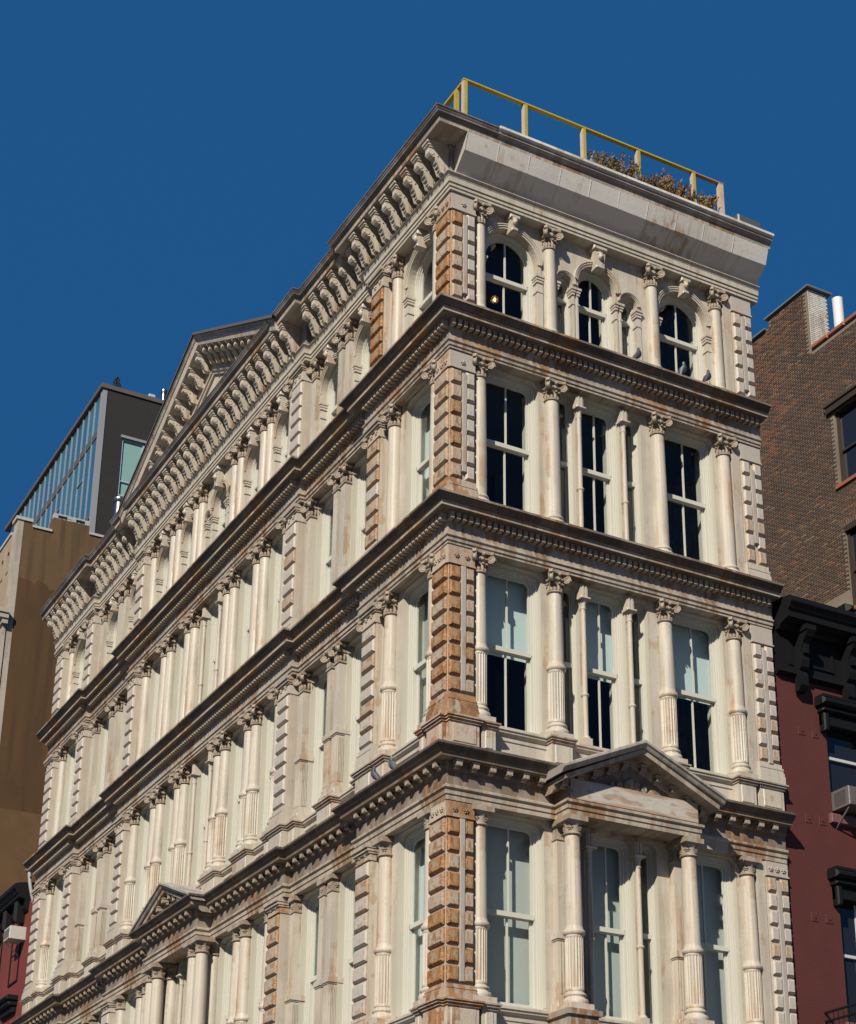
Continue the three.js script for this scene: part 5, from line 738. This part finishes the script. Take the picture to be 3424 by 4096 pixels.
{ // glazed penthouse
  const b = thing('glass_penthouse', 'modern penthouse with teal glazed front and charcoal side wall above the brown building', 'penthouse'), X = 3.6, Z = -36.5, y0 = 32.9, y1 = 41.85;
  const char = mat(texture(512, ((f, g) => (i, c) => { const k = 1 + (f[i] - 0.5) * 0.5 + (g[i] - 0.5) * 0.3; c[0] = 0.0145 * k; c[1] = 0.015 * k; c[2] = 0.0155 * k; })(field(512, 5, 5, 4, 111), field(512, 96, 96, 2, 112)), 4), { rough: 0.9 });
  const alu = mat([0.27, 0.33, 0.36], { rough: 0.35, metal: 0.2, bump: 0 }), strip2 = mat([0.27, 0.29, 0.31], { rough: 0.4, bump: 0 });
  const teal = [[0.058, 0.14, 0.19], [0.07, 0.165, 0.21], [0.05, 0.125, 0.175]].map((c) => new THREE.MeshPhysicalMaterial({ color: new THREE.Color(...c), roughness: 0.06, ior: 1.6, clearcoat: 1, clearcoatRoughness: 0.03 }));
  const s = new THREE.Shape([[X + 0.16, y0], [14, y0], [14, y1], [X + 0.16, y1]].map(([x, y]) => new THREE.Vector2(x, y))), p = new THREE.Path([[4.55, 37.05], [5.55, 37.05], [5.55, 39.75], [4.55, 39.75]].map(([x, y]) => new THREE.Vector2(x, y))); s.holes.push(p); part('side_wall', planar(strip(ext(s, 0.4).translate(0, 0, Z - 0.4))), char, b);
  const ww = simpleWin(b, (g) => g.position.set(4.55, 37.05, Z - 0.06), 1.0, 2.7, mat([0.40, 0.47, 0.53], { rough: 0.4, bump: 0 }), new THREE.MeshPhysicalMaterial({ color: new THREE.Color(0.19, 0.33, 0.31), roughness: 0.1 }), { t: 0.075, rail: 0.27 }); part('head_trim', planar(merge([box(4.5, 5.6, 39.753, 39.87, Z - 0.1, Z + 0.05)])), strip2, b);
  part('corner_trim', planar(merge([box(X - 0.02, X + 0.158, y0, y1 - 0.1, Z - 0.3, Z + 0.03)])), strip2, b);
  part('roof', planar(merge([box(X - 0.12, 14, y1 + 0.002, y1 + 0.2, -51, Z + 0.06)])), M.flash, b); part('body', planar(merge([box(X + 0.25, 14, y0, y1 - 0.05, -50.5, Z - 0.45)])), M.inside, b);
  const rows = [[y0, 35.9], [36.12, 39.72], [40.06, y1 - 0.02]], du = 0.79;
  for (let k = 0; k < 17; k++) { const u0 = 36.82 + k * du; rows.forEach(([a, c], r) => { part('pane', planar(box(X + 0.02, X + 0.06, a + 0.012, c - 0.012, -(u0 + du) + 0.01, -u0 - 0.01)), teal[(k * 3 + r * 5 + (k >> 1)) % 3], b); }); part('mullion', planar(box(X - 0.012, X + 0.1, y0, y1 - 0.02, -u0 - 0.03, -u0 + 0.03)), alu, b); }
  for (const [a, c] of [[35.9, 36.12], [39.72, 40.06]]) part('spandrel', planar(box(X - 0.01, X + 0.09, a, c, -50.4, -36.8)), M.flash, b);
  for (const [k, y] of [[2, 38.4], [6, 38.6]]) part('transom', planar(box(X - 0.02, X + 0.055, y, y + 0.05, -(36.82 + (k + 1) * du), -(36.82 + k * du))), alu, b);
}
{ const t = thing('roof_shrub', 'small dark evergreen shrub on top of the glass penthouse', 'shrub', [4.3, 42.05, -37.1]), R = rng(55), lf = []; for (let i = 0; i < 900; i++) { const y = R(), r = 0.32 * (1 - y * 0.75) * Math.sqrt(R()), a = R() * 6.283, s = 0.02 + 0.025 * R(); lf.push(moved(quads([0, -s, 0, s * 0.5, 0, 0, 0, s, 0, 0, -s, 0, 0, s, 0, -s * 0.5, 0, 0]), Math.cos(a) * r, 0.05 + y * 0.82, Math.sin(a) * r, R() * 6, R() * 6, R() * 6)); } part('foliage', lf, mat([0.035, 0.05, 0.028], { rough: 0.8, bump: 0 }), t); part('trunk', moved(new THREE.CylinderGeometry(0.02, 0.03, 0.7, 6), 0, 0.35, 0), mat([0.06, 0.045, 0.03], { rough: 0.9, bump: 0 }), t); }
{ const t = thing('steel_vent', 'slim steel vent with round head beside the gable on the penthouse roof', 'vent pipe'); pipe(t, 'pipe', 6.42, -37.2, 0.1, 42.0, 43.0, steel, true); }
{ const t = thing('steel_stack', 'wide blunt steel stack at the far left of the penthouse roof', 'vent pipe'); pipe(t, 'pipe', 4.15, -47.2, 0.22, 41.9, 43.15, steel); part('rim', planar(lathe([[0.22, 43.1], [0.24, 43.12], [0.24, 43.16], [0.2, 43.16]], 18).translate(4.15, 0, -47.2)), steel, t); }
{ const t = thing('roof_hatch', 'small pale upright hatch on the penthouse roof near the steel vent', 'roof hatch'); part('lid', planar(frustum(5.72, 6.0, 42.05, 42.55, -37.3, -37.0, 0.02)), mat([0.45, 0.5, 0.53], { rough: 0.4, bump: 0 }), t); }

renderer.render(scene, camera);
